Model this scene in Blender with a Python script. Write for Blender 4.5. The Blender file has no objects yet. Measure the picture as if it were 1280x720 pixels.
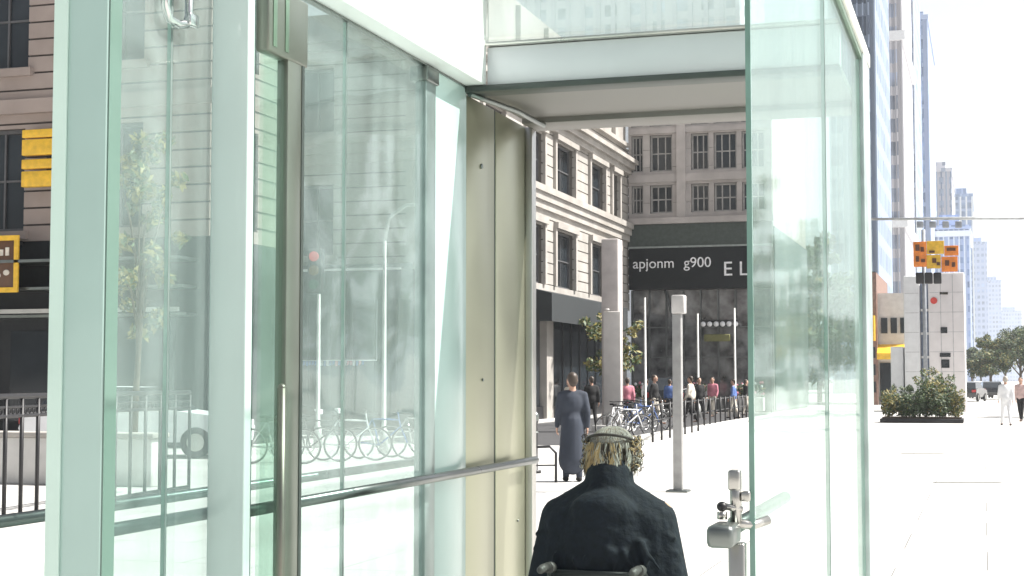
import bpy, bmesh, math, random
from mathutils import Vector, Matrix
random.seed(7)
R = math.radians
sc = bpy.context.scene
COL = sc.collection

# ------------------------------------------------------------------ camera numbers
A = R(17.22); P = R(3.46); F = 1900.0; H = 1.6
def ray(px, py):
    r = px-640; u = 360-py
    x = r; y = F*math.cos(P)-u*math.sin(P); z = F*math.sin(P)+u*math.cos(P)
    return (x*math.cos(A)-y*math.sin(A), x*math.sin(A)+y*math.cos(A), z)
def PY(px, py, Y):
    d = ray(px, py); t = Y/d[1]
    return (d[0]*t, Y, H+d[2]*t)

# ------------------------------------------------------------------ materials
MATS = {}
def newmat(name):
    m = bpy.data.materials.new(name); m.use_nodes = True
    nt = m.node_tree; nt.nodes.clear()
    out = nt.nodes.new('ShaderNodeOutputMaterial')
    MATS[name] = m
    return m, nt, out
def N(nt, t, **kw):
    n = nt.nodes.new(t)
    for k, v in kw.items():
        if k in n.inputs: n.inputs[k].default_value = v
        else: setattr(n, k, v)
    return n
def L(nt, a, ao, b, bi): nt.links.new(a.outputs[ao], b.inputs[bi])
def rgb(c): return (c[0], c[1], c[2], 1)

def pmat(name, col, rough=.6, metal=0, var=.18, scale=6, bump=0, spec=.5, dirt=None):
    """principled with noise mottling in object space"""
    m, nt, out = newmat(name)
    b = N(nt, 'ShaderNodeBsdfPrincipled'); b.inputs['Roughness'].default_value = rough
    b.inputs['Metallic'].default_value = metal; b.inputs['Specular IOR Level'].default_value = spec
    tc = N(nt, 'ShaderNodeTexCoord')
    no = N(nt, 'ShaderNodeTexNoise'); no.inputs['Scale'].default_value = scale; no.inputs['Detail'].default_value = 6
    L(nt, tc, 'Object', no, 'Vector')
    rp = N(nt, 'ShaderNodeValToRGB')
    rp.color_ramp.elements[0].position = .3; rp.color_ramp.elements[1].position = .72
    rp.color_ramp.elements[0].color = rgb([x*(1-var) for x in col]); rp.color_ramp.elements[1].color = rgb([min(1, x*(1+var)) for x in col])
    L(nt, no, 'Fac', rp, 'Fac')
    last, lo = rp, 'Color'
    if dirt:
        n2 = N(nt, 'ShaderNodeTexNoise'); n2.inputs['Scale'].default_value = scale*.23; n2.inputs['Detail'].default_value = 3
        mp = N(nt, 'ShaderNodeMapping'); mp.inputs['Scale'].default_value = (1, 1, .25)
        L(nt, tc, 'Object', mp, 'Vector'); L(nt, mp, 'Vector', n2, 'Vector')
        r2 = N(nt, 'ShaderNodeValToRGB'); r2.color_ramp.elements[0].position = .45; r2.color_ramp.elements[1].position = .75
        r2.color_ramp.elements[1].color = (.55, .55, .55, 1)
        L(nt, n2, 'Fac', r2, 'Fac')
        mx = N(nt, 'ShaderNodeMix'); mx.data_type = 'RGBA'
        L(nt, r2, 'Color', mx, 'Factor'); L(nt, rp, 'Color', mx, 6); mx.inputs[7].default_value = rgb(dirt)
        last, lo = mx, 2
    L(nt, last, lo, b, 'Base Color')
    mr = N(nt, 'ShaderNodeMapRange'); mr.inputs['To Min'].default_value = max(0.02, rough-.08); mr.inputs['To Max'].default_value = min(1, rough+.08)
    L(nt, no, 'Fac', mr, 'Value'); L(nt, mr, 'Result', b, 'Roughness')
    if bump:
        bp = N(nt, 'ShaderNodeBump'); bp.inputs['Strength'].default_value = bump; bp.inputs['Distance'].default_value = .02
        L(nt, no, 'Fac', bp, 'Height'); L(nt, bp, 'Normal', b, 'Normal')
    L(nt, b, 'BSDF', out, 'Surface')
    return m

def glassmat(name, tint, milk=.15, milkcol=(.8, .9, .87), f0=.045, rough=.015, streak=True, wob=.006, graz=.95):
    """architectural sheet glass: tinted see-through, Schlick reflection, a film of dust"""
    m, nt, out = newmat(name)
    tr = N(nt, 'ShaderNodeBsdfTransparent'); tr.inputs['Color'].default_value = rgb(tint)
    gl = N(nt, 'ShaderNodeBsdfGlossy'); gl.inputs['Roughness'].default_value = rough; gl.inputs['Color'].default_value = (.95, 1, .98, 1)
    lw = N(nt, 'ShaderNodeLayerWeight'); lw.inputs['Blend'].default_value = .5
    pw = N(nt, 'ShaderNodeMath'); pw.operation = 'POWER'; pw.inputs[1].default_value = 5
    L(nt, lw, 'Facing', pw, 0)
    ma = N(nt, 'ShaderNodeMath'); ma.operation = 'MULTIPLY_ADD'; ma.inputs[1].default_value = graz-f0; ma.inputs[2].default_value = f0
    L(nt, pw, 'Value', ma, 0)
    tc = N(nt, 'ShaderNodeTexCoord')
    wn = N(nt, 'ShaderNodeTexNoise'); wn.inputs['Scale'].default_value = 1.6; wn.inputs['Detail'].default_value = 1
    L(nt, tc, 'Object', wn, 'Vector')
    bp = N(nt, 'ShaderNodeBump'); bp.inputs['Strength'].default_value = 1; bp.inputs['Distance'].default_value = wob
    L(nt, wn, 'Fac', bp, 'Height'); L(nt, bp, 'Normal', gl, 'Normal')
    m1 = N(nt, 'ShaderNodeMixShader'); L(nt, ma, 'Value', m1, 'Fac'); L(nt, tr, 'BSDF', m1, 1); L(nt, gl, 'BSDF', m1, 2)
    df = N(nt, 'ShaderNodeBsdfDiffuse'); df.inputs['Color'].default_value = rgb(milkcol)
    tl = N(nt, 'ShaderNodeBsdfTranslucent'); tl.inputs['Color'].default_value = rgb(milkcol)
    m0 = N(nt, 'ShaderNodeMixShader'); m0.inputs['Fac'].default_value = .5
    L(nt, df, 'BSDF', m0, 1); L(nt, tl, 'BSDF', m0, 2)
    m2 = N(nt, 'ShaderNodeMixShader')
    if streak:
        mp = N(nt, 'ShaderNodeMapping'); mp.inputs['Scale'].default_value = (7, 7, .5)
        L(nt, tc, 'Object', mp, 'Vector')
        n2 = N(nt, 'ShaderNodeTexNoise'); n2.inputs['Scale'].default_value = 1.3; n2.inputs['Detail'].default_value = 5
        L(nt, mp, 'Vector', n2, 'Vector')
        mr = N(nt, 'ShaderNodeMapRange'); mr.inputs['From Min'].default_value = .3; mr.inputs['From Max'].default_value = .7
        mr.inputs['To Min'].default_value = milk*.55; mr.inputs['To Max'].default_value = milk*1.45
        L(nt, n2, 'Fac', mr, 'Value'); L(nt, mr, 'Result', m2, 'Fac')
    else: m2.inputs['Fac'].default_value = milk
    L(nt, m1, 'Shader', m2, 1); L(nt, m0, 'Shader', m2, 2)
    L(nt, m2, 'Shader', out, 'Surface')
    return m

G_WALL = glassmat('wall_glass', (.84, .91, .895), .17, (.66,.745,.73), rough=.04, wob=.02)
G_FIN = pmat('fin_glass', (.40, .555, .51), .14, 0, .06, 2, dirt=(.36,.49,.45))
G_FINW = pmat('white_fin_glass', (.56, .64, .62), .14, 0, .06, 2, dirt=(.50,.57,.555))
G_EDGE = pmat('glass_edge', (.17, .30, .255), .15, 0, .15, 9)
G_RIGHT = glassmat('side_glass', (.87, .96, .93), .09, (.72,.84,.80), graz=.48, rough=.05)
G_DOOR = glassmat('door_glass', (.80, .90, .84), .06, (.7, .8, .74))
G_ROOF = glassmat('roof_glass', (.95, .98, .98), .08, streak=False)
STEEL = pmat('brushed_steel', (.50, .49, .46), .30, 1, .12, 3)
STEELD = pmat('dark_steel', (.20, .22, .21), .35, 1, .1, 5)
PANEL = pmat('portal_panel', (.43, .43, .32), .36, .85, .10, 2)
SEAM = pmat('seam', (.05, .06, .055), .5)
OLIVE = pmat('olive_fitting', (.185, .195, .165), .32, .6, .08, 4)
WHITEB = pmat('white_beam', (.82, .83, .82), .45, 0, .04, 3)
FASCIA = pmat('grey_fascia', (.60, .61, .635), .35, .1, .05, 2)
SOFFIT = pmat('soffit', (.175, .16, .15), .5, 0, .1, 5)
STONE_A = pmat('cream_stone', (.38, .36, .335), .85, 0, .16, 1.2, .3, .3, (.26, .235, .21))
STONE_AB = pmat('cream_stone_joint', (.13, .12, .105), .9)
STONE_B = pmat('grey_stone', (.45, .42, .405), .85, 0, .14, 1.5, .25, .3, (.24, .22, .21))
BROWN = pmat('brown_stone', (.36, .30, .27), .85, 0, .16, 1.1, .3, .3, (.25, .205, .185))
BROWNJ = pmat('brown_stone_joint', (.06, .05, .048), .9)
PANE = pmat('window_pane', (.022, .028, .034), .08, 0, .4, .6, 0, .4)
FRAME = pmat('window_frame', (.09, .09, .095), .5)
FRAMEL = pmat('light_window_frame', (.36, .35, .34), .6)
BLACK = pmat('black_metal', (.018, .018, .02), .45, .2)
AWN = pmat('dark_awning', (.024, .029, .032), .8, 0, .2, 3)
SHOP = pmat('shop_front', (.014, .016, .018), .5, spec=.25)
GREENF = pmat('dark_green_fascia', (.060, .075, .067), .6, spec=.25)
SIGNBLACK = pmat('sign_black', (.008, .010, .011), .6, spec=.15)
LETTER = pmat('letter_white', (.82, .82, .84), .5)
YELLOW = pmat('yellow_paint', (.75, .45, .03), .5)
ORANGE = pmat('orange_paint', (.80, .24, .03), .5)
SIGNBROWN = pmat('sign_brown', (.10, .045, .02), .5)
WHITE = pmat('white_paint', (.74, .75, .77), .5, 0, .06, 3)
PALE = pmat('pale_stone', (.58, .57, .55), .8, 0, .1, 3)
BLUEG = pmat('grey_blue_cloth', (.032, .040, .058), .85, 0, .15, 8)
NAVY = pmat('navy_coat', (.009, .011, .018), .8, 0, .35, 40, .35, .3)
BLACKC = pmat('black_cloth', (.010, .010, .011), .85, 0, .2, 12)
SKIN = pmat('skin', (.50, .30, .22), .55, 0, .1, 10)
CAP = pmat('cap_grey', (.10, .082, .072), .9, 0, .3, 60, .6, .2)
HAIRS = [pmat('hair_blond', (.42, .29, .15), .5, 0, .25, 30), pmat('hair_grey', (.40, .37, .33), .5, 0, .2, 30), pmat('hair_dark', (.05, .035, .025), .5, 0, .2, 30)]
RUBBER = pmat('rubber', (.02, .02, .02), .8)
CHROME = pmat('chrome', (.62, .62, .62), .16, 1, .06, 6)
BARK = pmat('bark', (.10, .075, .055), .9, 0, .3, 8, .5)
LEAFS = [pmat('leaf_dark', (.030, .055, .018), .6, 0, .3, 3), pmat('leaf_mid', (.06, .10, .03), .6, 0, .3, 3), pmat('leaf_yellow', (.20, .17, .04), .6, 0, .3, 3)]
SOIL = pmat('soil', (.05, .035, .025), .95)
REDB = pmat('red_brick', (.22, .14, .115), .85, 0, .25, 4)
CARBLK = pmat('car_black', (.012, .013, .016), .18, 0, .1, 2, 0, .7)
CARGLASS = pmat('car_glass', (.02, .025, .03), .05, 0, .1, 2, 0, .9)
TAXI = pmat('taxi_yellow', (.70, .42, .02), .25)
REDL = pmat('tail_red', (.35, .01, .01), .3)
PINK = pmat('pink_cloth', (.60, .22, .28), .8)
BLUE = pmat('blue_cloth', (.09, .16, .40), .8)
CREAMC = pmat('cream_cloth', (.65, .60, .52), .85)
ROAD = pmat('asphalt', (.055, .055, .058), .9, 0, .2, 2, .2)

def pavement_mat():
    m, nt, out = newmat('pale_paving')
    b = N(nt, 'ShaderNodeBsdfPrincipled'); b.inputs['Roughness'].default_value = .75
    tc = N(nt, 'ShaderNodeTexCoord')
    br = N(nt, 'ShaderNodeTexBrick'); br.offset = .5
    br.inputs['Scale'].default_value = 1; br.inputs['Brick Width'].default_value = 1.5; br.inputs['Row Height'].default_value = 1.5
    br.inputs['Mortar Size'].default_value = .008; br.inputs['Mortar Smooth'].default_value = .3
    br.inputs['Color1'].default_value = (.60, .59, .57, 1); br.inputs['Color2'].default_value = (.55, .545, .53, 1); br.inputs['Mortar'].default_value = (.20, .198, .19, 1)
    L(nt, tc, 'Object', br, 'Vector')
    no = N(nt, 'ShaderNodeTexNoise'); no.inputs['Scale'].default_value = .5; no.inputs['Detail'].default_value = 8
    L(nt, tc, 'Object', no, 'Vector')
    rp = N(nt, 'ShaderNodeValToRGB'); rp.color_ramp.elements[0].position = .3; rp.color_ramp.elements[0].color = (.84, .83, .82, 1); rp.color_ramp.elements[1].position = .65
    L(nt, no, 'Fac', rp, 'Fac')
    mx = N(nt, 'ShaderNodeMix'); mx.data_type = 'RGBA'; mx.blend_type = 'MULTIPLY'; mx.inputs['Factor'].default_value = 1
    L(nt, br, 'Color', mx, 6); L(nt, rp, 'Color', mx, 7); L(nt, mx, 2, b, 'Base Color')
    L(nt, b, 'BSDF', out, 'Surface')
    return m
PAVE = pavement_mat()

def towermat(name, wall, glass, ww, hh, fx=.55, fz=.6):
    """far curtain wall: storeys and bays from object coordinates"""
    m, nt, out = newmat(name)
    b = N(nt, 'ShaderNodeBsdfPrincipled'); b.inputs['Roughness'].default_value = .5
    tc = N(nt, 'ShaderNodeTexCoord'); sp = N(nt, 'ShaderNodeSeparateXYZ'); L(nt, tc, 'Object', sp, 'Vector')
    ad = N(nt, 'ShaderNodeMath'); ad.operation = 'ADD'; L(nt, sp, 'X', ad, 0); L(nt, sp, 'Y', ad, 1)
    def cell(src, so, size, frac):
        d = N(nt, 'ShaderNodeMath'); d.operation = 'DIVIDE'; d.inputs[1].default_value = size; L(nt, src, so, d, 0)
        f = N(nt, 'ShaderNodeMath'); f.operation = 'FRACT'; L(nt, d, 'Value', f, 0)
        l = N(nt, 'ShaderNodeMath'); l.operation = 'LESS_THAN'; l.inputs[1].default_value = frac; L(nt, f, 'Value', l, 0)
        return l
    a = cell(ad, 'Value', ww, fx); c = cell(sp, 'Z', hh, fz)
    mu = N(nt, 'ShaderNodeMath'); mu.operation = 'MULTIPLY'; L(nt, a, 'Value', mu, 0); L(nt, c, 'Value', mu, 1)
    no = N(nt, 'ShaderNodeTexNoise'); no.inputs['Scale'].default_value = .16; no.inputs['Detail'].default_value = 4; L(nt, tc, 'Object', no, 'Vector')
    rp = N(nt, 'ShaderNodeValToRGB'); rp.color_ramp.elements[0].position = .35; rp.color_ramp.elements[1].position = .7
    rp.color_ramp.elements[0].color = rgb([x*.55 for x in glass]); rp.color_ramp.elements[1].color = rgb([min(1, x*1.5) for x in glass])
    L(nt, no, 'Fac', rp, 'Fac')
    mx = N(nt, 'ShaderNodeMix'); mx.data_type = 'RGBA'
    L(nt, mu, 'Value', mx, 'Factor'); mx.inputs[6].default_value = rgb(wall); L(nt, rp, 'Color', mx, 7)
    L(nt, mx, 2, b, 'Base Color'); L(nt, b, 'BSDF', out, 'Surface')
    return m

# ------------------------------------------------------------------ mesh builder
class MB:
    def __init__(s): s.v = []; s.f = []; s.m = []; s.smooth = []
    def quad(s, pts, mi=0, sm=False):
        n = len(s.v); s.v += [tuple(p) for p in pts]; s.f.append(tuple(range(n, n+len(pts)))); s.m.append(mi); s.smooth.append(sm); return s
    def box(s, x0, x1, y0, y1, z0, z1, mi=0, mtx=None):
        c = [(x0,y0,z0),(x1,y0,z0),(x1,y1,z0),(x0,y1,z0),(x0,y0,z1),(x1,y0,z1),(x1,y1,z1),(x0,y1,z1)]
        if mtx: c = [tuple(mtx @ Vector(p)) for p in c]
        n = len(s.v); s.v += c
        for q in ((0,3,2,1),(4,5,6,7),(0,1,5,4),(1,2,6,5),(2,3,7,6),(3,0,4,7)):
            s.f.append(tuple(n+i for i in q)); s.m.append(mi); s.smooth.append(False)
        return s
    def bbox(s, x0, x1, y0, y1, z0, z1, b=.01, mi=0, mtx=None):
        """bevelled box"""
        bm = bmesh.new(); bmesh.ops.create_cube(bm, size=1)
        for v in bm.verts: v.co = Vector(((x0+x1)/2+v.co.x*(x1-x0), (y0+y1)/2+v.co.y*(y1-y0), (z0+z1)/2+v.co.z*(z1-z0)))
        bmesh.ops.bevel(bm, geom=bm.edges[:], offset=b, segments=2, affect='EDGES', profile=.5)
        if mtx: bm.transform(mtx)
        s.addbm(bm, mi, True); return s
    def addbm(s, bm, mi=0, sm=False):
        bm.verts.index_update(); n = len(s.v)
        s.v += [tuple(v.co) for v in bm.verts]
        for f in bm.faces: s.f.append(tuple(n+v.index for v in f.verts)); s.m.append(mi); s.smooth.append(sm)
        bm.free()
    def tube(s, pts, r, n=10, mi=0, cap=True, closed=False):
        pts = [Vector(p) for p in pts]; k = len(pts); base = len(s.v)
        rs = r if isinstance(r, (list, tuple)) else [r]*k
        up = None
        for i, p in enumerate(pts):
            if closed: t = pts[(i+1) % k]-pts[i-1]
            else: t = pts[min(i+1, k-1)]-pts[max(i-1, 0)]
            t.normalize()
            if up is None:
                up = Vector((0,0,1)) if abs(t.z) < .9 else Vector((1,0,0))
            a = t.cross(up).normalized(); b = a.cross(t).normalized(); up = b
            for j in range(n):
                w = 2*math.pi*j/n
                s.v.append(tuple(p+(a*math.cos(w)+b*math.sin(w))*rs[i]))
        for i in range(k if closed else k-1):
            i2 = (i+1) % k
            for j in range(n):
                j2 = (j+1) % n
                s.f.append((base+i*n+j, base+i*n+j2, base+i2*n+j2, base+i2*n+j)); s.m.append(mi); s.smooth.append(True)
        if cap and not closed:
            s.f.append(tuple(base+j for j in range(n))[::-1]); s.m.append(mi); s.smooth.append(False)
            s.f.append(tuple(base+(k-1)*n+j for j in range(n))); s.m.append(mi); s.smooth.append(False)
        return s
    def ball(s, c, r, mi=0, seg=14, mtx=None):
        rr = r if isinstance(r, (tuple, list)) else (r, r, r)
        bm = bmesh.new(); bmesh.ops.create_uvsphere(bm, u_segments=seg, v_segments=max(6, seg*2//3), radius=1)
        M = Matrix.Translation(c) @ (mtx or Matrix()) @ Matrix.Diagonal((*rr, 1))
        bm.transform(M); s.addbm(bm, mi, True); return s
    def cap(s, p0, p1, r0, r1, mi=0, n=12):
        p0 = Vector(p0); p1 = Vector(p1)
        s.tube([p0, p0.lerp(p1, .5), p1], [r0, (r0+r1)/2, r1], n, mi); s.ball(p0, r0, mi, 12); s.ball(p1, r1, mi, 12); return s
    def ring(s, c, axis, rad, r, seg=28, n=8, mi=0):
        c = Vector(c); ax = Vector(axis).normalized(); t = Vector((0,0,1)) if abs(ax.z) < .9 else Vector((1,0,0))
        a = ax.cross(t).normalized(); b = ax.cross(a)
        pts = [c+(a*math.cos(2*math.pi*i/seg)+b*math.sin(2*math.pi*i/seg))*rad for i in range(seg)]
        s.tube(pts, r, n, mi, closed=True); return s
    def mesh(s, name, mats):
        me = bpy.data.meshes.new(name); me.from_pydata(s.v, [], s.f)
        for m in (mats if isinstance(mats, (list, tuple)) else [mats]): me.materials.append(m)
        me.polygons.foreach_set('material_index', s.m); me.polygons.foreach_set('use_smooth', s.smooth)
        me.update(); return me
    def build_each(s, name, mats, parent):
        """one part per separate solid"""
        import collections
        par = list(range(len(s.v)))
        def find(i):
            while par[i] != i: par[i] = par[par[i]]; i = par[i]
            return i
        for f in s.f:
            for q in f[1:]: par[find(f[0])] = find(q)
        grp = collections.OrderedDict()
        for k, f in enumerate(s.f): grp.setdefault(find(f[0]), []).append(k)
        out = []
        for ks in grp.values():
            mb = MB(); mp = {}
            for k in ks:
                for i in s.f[k]:
                    if i not in mp: mp[i] = len(mb.v); mb.v.append(s.v[i])
                mb.f.append(tuple(mp[i] for i in s.f[k])); mb.m.append(s.m[k]); mb.smooth.append(s.smooth[k])
            out.append(mb.build(name, mats, parent))
        return out
    def build(s, name, mats, parent=None, world=True):
        me = s.mesh(name, mats); o = bpy.data.objects.new(name, me); COL.objects.link(o)
        if parent:
            o.parent = parent
            if world:
                w = wloc(parent); me.transform(Matrix.Translation(-w))
        return o
    def remesh(s, name, mats, parent=None, voxel=.012, it=6, dec=None):
        me = s.mesh(name, mats); o = bpy.data.objects.new(name, me); COL.objects.link(o)
        m = o.modifiers.new('r', 'REMESH'); m.mode = 'VOXEL'; m.voxel_size = voxel; m.use_smooth_shade = True
        sm = o.modifiers.new('s', 'SMOOTH'); sm.iterations = it; sm.factor = .5
        if dec: d = o.modifiers.new('d', 'DECIMATE'); d.ratio = dec
        dg = bpy.context.evaluated_depsgraph_get(); dg.update()
        me2 = bpy.data.meshes.new_from_object(o.evaluated_get(dg))
        if not me2.materials: me2.materials.append(mats if not isinstance(mats, (list, tuple)) else mats[0])
        o.modifiers.clear(); o.data = me2; me2.name = name; bpy.data.meshes.remove(me)
        for p in me2.polygons: p.use_smooth = True
        if parent: o.parent = parent
        return o
def wloc(o):
    w = Vector((0,0,0))
    while o: w += o.location; o = o.parent
    return w
def tag(o, label=None, cat=None, group=None, kind=None):
    if label: o['label'] = label
    if cat: o['category'] = cat
    if group: o['group'] = group
    if kind: o['kind'] = kind
    return o
def thing(name, label, cat, loc=(0,0,0), rz=0, group=None):
    o = bpy.data.objects.new(name, None); COL.objects.link(o); o.location = loc; o.rotation_euler = (0,0,rz)
    o.empty_display_size = .2
    return tag(o, label, cat, group)
def copy_tree(o, parent=None):
    c = o.copy(); COL.objects.link(c)
    if parent: c.parent = parent; c.matrix_parent_inverse = o.matrix_parent_inverse.copy()
    for ch in list(o.children): copy_tree(ch, c)
    return c
def text_part(name, txt, size, loc, mat, parent, rotz=0, ext=.01, align='LEFT'):
    cu = bpy.data.curves.new(name, 'FONT'); cu.body = txt; cu.size = size; cu.extrude = ext; cu.align_x = align
    o = bpy.data.objects.new(name, cu); COL.objects.link(o)
    dg = bpy.context.evaluated_depsgraph_get(); dg.update()
    me = bpy.data.meshes.new_from_object(o.evaluated_get(dg)); bpy.data.objects.remove(o)
    me.materials.clear(); me.materials.append(mat)
    me.transform(Matrix.Rotation(rotz, 4, 'Z') @ Matrix.Rotation(R(90), 4, 'X'))
    o = bpy.data.objects.new(name, me); COL.objects.link(o); o.parent = parent
    o.location = Vector(loc)-wloc(parent)
    return o

# ================================================================== SETTING
tag(MB().quad([(-3000,-200,0),(3000,-200,0),(3000,6000,0),(-3000,6000,0)]).build('ground', PAVE), kind='structure')
tag(MB().box(-15.6,-8.9,36,73.2,.001,.004).box(-60,-15.6,40.6,44.2,.001,.004).build('road', ROAD), kind='structure')
kb = MB(); kb.bbox(-8.9,-8.6,36,73,0,.13,.02); kb.bbox(-15.9,-15.6,44.2,73,0,.13,.02)
tag(kb.build('kerb', PALE), kind='structure')

# ================================================================== GLASS KIOSK
XL, XR = -2.244, -.538
kiosk = thing('glass_kiosk', 'glass and steel lift entrance kiosk with open doorway framing the wheelchair user', 'kiosk', ((XL+XR)/2, 5.4, 0))
GT = .012
def pane(x, y0, y1, z0, z1, mat, name='glass_pane'):
    """one upright sheet in a plane of constant x: two faces plus a green edge"""
    mb = MB(); a, b = x-GT/2, x+GT/2
    mb.quad([(a,y0,z0),(a,y0,z1),(a,y1,z1),(a,y1,z0)]); mb.quad([(b,y0,z0),(b,y1,z0),(b,y1,z1),(b,y0,z1)])
    mb.quad([(a,y0,z0),(b,y0,z0),(b,y0,z1),(a,y0,z1)], 1); mb.quad([(a,y1,z0),(a,y1,z1),(b,y1,z1),(b,y1,z0)], 1)
    mb.quad([(a,y0,z1),(b,y0,z1),(b,y1,z1),(a,y1,z1)], 1)
    return mb.build(name, [mat, G_EDGE], kiosk)
ZT = 3.14
# near green fin and the white fin
f = MB(); f.bbox(XL-.005, XL+.15, 3.318, 3.36, 0, 3.9, .006); f.build('glass_fin', G_FIN, kiosk)
e = MB(); e.box(XL+.1505, XL+.1535, 3.320, 3.375, 0, 3.9); e.build('fin_side', pmat('fin_side', (.12,.19,.16), .15, 0, .06, 3), kiosk)
e = MB(); e.box(XL-.005, XL+.035, 3.312, 3.317, 0, 3.9); e.build('fin_edge', pmat('fin_edge', (.62, .80, .72), .1, 0, .05, 3), kiosk)
f = MB(); f.bbox(XL+.001, XL+.125, 4.13, 4.175, 0, 3.9, .005); f.build('glass_fin', G_FINW, kiosk)
pane(XL, 3.40, 3.875, .05, 3.9, G_WALL); pane(XL, 3.887, 4.40, .05, 3.9, G_WALL)
pane(XL, 4.41, 5.14, .05, ZT-.06, G_WALL); pane(XL, 5.152, 6.0, .05, ZT-.06, G_WALL)
s = MB(); s.box(XL-.006, XL+.006, 3.876, 3.886, .05, 3.9); s.box(XL-.006, XL+.006, 5.141, 5.151, .05, ZT-.06); s.build_each('silicone_joint', pmat('joint_grey', (.16,.20,.19), .5), kiosk)
# channel and flush end fin by the lintel
c = MB(); c.bbox(XL-.03, XL+.02, 5.955, 6.075, 0, 2.93, .004); c.build('wall_channel', pmat('channel', (.30,.36,.35), .4, .6), kiosk)
c = MB(); c.bbox(XL-.05, XL+.03, 5.94, 6.09, 2.86, 2.925, .006); c.build('wall_clamp', STEELD, kiosk)
c = MB(); c.bbox(XL-.02, XL+.016, 6.08, 6.49, 0, 2.93, .004); c.build('end_fin', pmat('pale_fin', (.50,.62,.60), .16, 0, .04, 2), kiosk)
# white channel beam along the wall head
b = MB(); b.bbox(XL-.02, XL+.108, 4.2, 6.497, 2.935, 3.13, .004); b.build('head_beam', WHITEB, kiosk)
b = MB(); b.box(XL-.008, XL+.02, 4.2, 6.49, 2.925, 2.933); b.build('head_gasket', STEELD, kiosk)
# lintel
b = MB(); b.bbox(XL+.111, XR-.02, 6.5, 6.56, 2.935, 3.11, .004); b.build('lintel', FASCIA, kiosk)
b = MB(); b.bbox(XL+.06, XR-.02, 6.47, 6.60, 3.112, 3.128, .003); b.build('lintel_flange', STEEL, kiosk)
b = MB(); b.bbox(XL+.0, XR-.02, 6.47, 6.60, 2.905, 2.933, .004); b.build('lintel_lip', pmat('lip_dark', (.05,.06,.055), .5), kiosk)
# portal: soffit, steel lining, back frame
b = MB(); b.box(XL+.03, XR-.03, 6.602, 7.30, 2.92, 2.96); b.bbox(XL+.03, XR-.03, 7.31, 7.56, 2.895, 2.96, .004); b.build('soffit', SOFFIT, kiosk)
for y0, y1 in ((6.505, 6.918), (6.946, 7.43)):
    b = MB(); b.bbox(XL-.03, XL+.01, y0, y1, 0, 2.90, .003); b.build('lining_panel', PANEL, kiosk)
b = MB(); b.box(XL-.03, XL+.006, 6.919, 6.945, 0, 2.9); b.build('panel_seam', SEAM, kiosk)
b = MB(); b.tube([(XL+.009,6.72,2.60),(XL+.016,6.72,2.60)], .012, 12); b.tube([(XL+.009,6.74,1.6),(XL+.016,6.74,1.6)], .007, 12); b.tube([(XL+.009,7.3,.9),(XL+.016,7.3,.9)], .006, 12); b.build_each('panel_screw', STEELD, kiosk)
b = MB(); b.bbox(XL-.03, XL+.045, 7.44, 7.50, 0, 2.90, .004); b.bbox(XL-.03, XL+.03, 7.52, 7.57, 0, 2.90, .004); b.build_each('door_jamb', STEEL, kiosk)
# curved closer rail under the lintel's corner
b = MB(); b.tube([(XL+.03,6.49,2.90),(XL+.06,6.62,2.895),(XL+.13,6.9,2.885),(XL+.15,7.3,2.88)], .014, 8); b.build('closer_arm', STEELD, kiosk)
# handrails
RAILD = pmat('rail_dark', (.05,.06,.058), .4, 0, .1, 5)
def rail(pts, name='handrail', r=.019, mat=None):
    return MB().tube(pts, r, 12).build(name, mat or pmat('rail_steel', (.17,.185,.18), .3, 1, .08, 5) if 'rail_steel' not in MATS else MATS['rail_steel'], kiosk)
rail([(XL-.045, 3.40, 1.19), (XL-.045, 4.38, 1.19)], mat=RAILD)
hr = rail([(XL+.075, 4.20, 1.197), (XL+.075, 7.40, 1.197)])
rail([(XL-.42, 2.9, 1.2), (XL-.42, 7.22, 1.2), (XL-.38, 7.26, 1.2), (XL-.03, 7.27, 1.2)], 'outer_rail', mat=RAILD)
hr2 = rail([(XR-0.060, 3.62, 1.235), (XR-0.060, 4.8, 1.235)], mat=RAILD)
b = MB(); b.bbox(XR-0.085, XR-0.022, 3.53, 3.66, 1.21, 1.262, .012); b.build('end_cap', STEELD, hr2)
b = MB(); b.tube([(XR-0.035,3.66,1.26),(XR-0.035,3.66,1.37)], .014, 10); b.ball((XR-0.065,3.64,1.298), (.013,.013,.012), 1); b.tube([(XR-0.065,3.64,1.268),(XR-0.065,3.64,1.285)], .012, 8); b.bbox(XR-0.052,XR-0.022,3.645,3.675,1.335,1.385,.006); b.tube([(XR-0.065,3.64,1.30),(XR-0.020,3.66,1.29)], .008, 8)
b.bbox(XR-0.022,XR+0.000,3.65,3.67,1.31,1.335,.004); b.tube([(XR-0.050,3.66,1.26),(XR+0.000,3.70,1.25),(XR+0.030,3.74,1.26)], .012, 8); b.build('latch', [STEEL, BLACK], hr2)
b = MB(); b.bbox(XR-0.055, XR-0.015, 3.66, 3.70, 0, 1.21, .006); b.build('rail_post', STEEL, kiosk)
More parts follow.
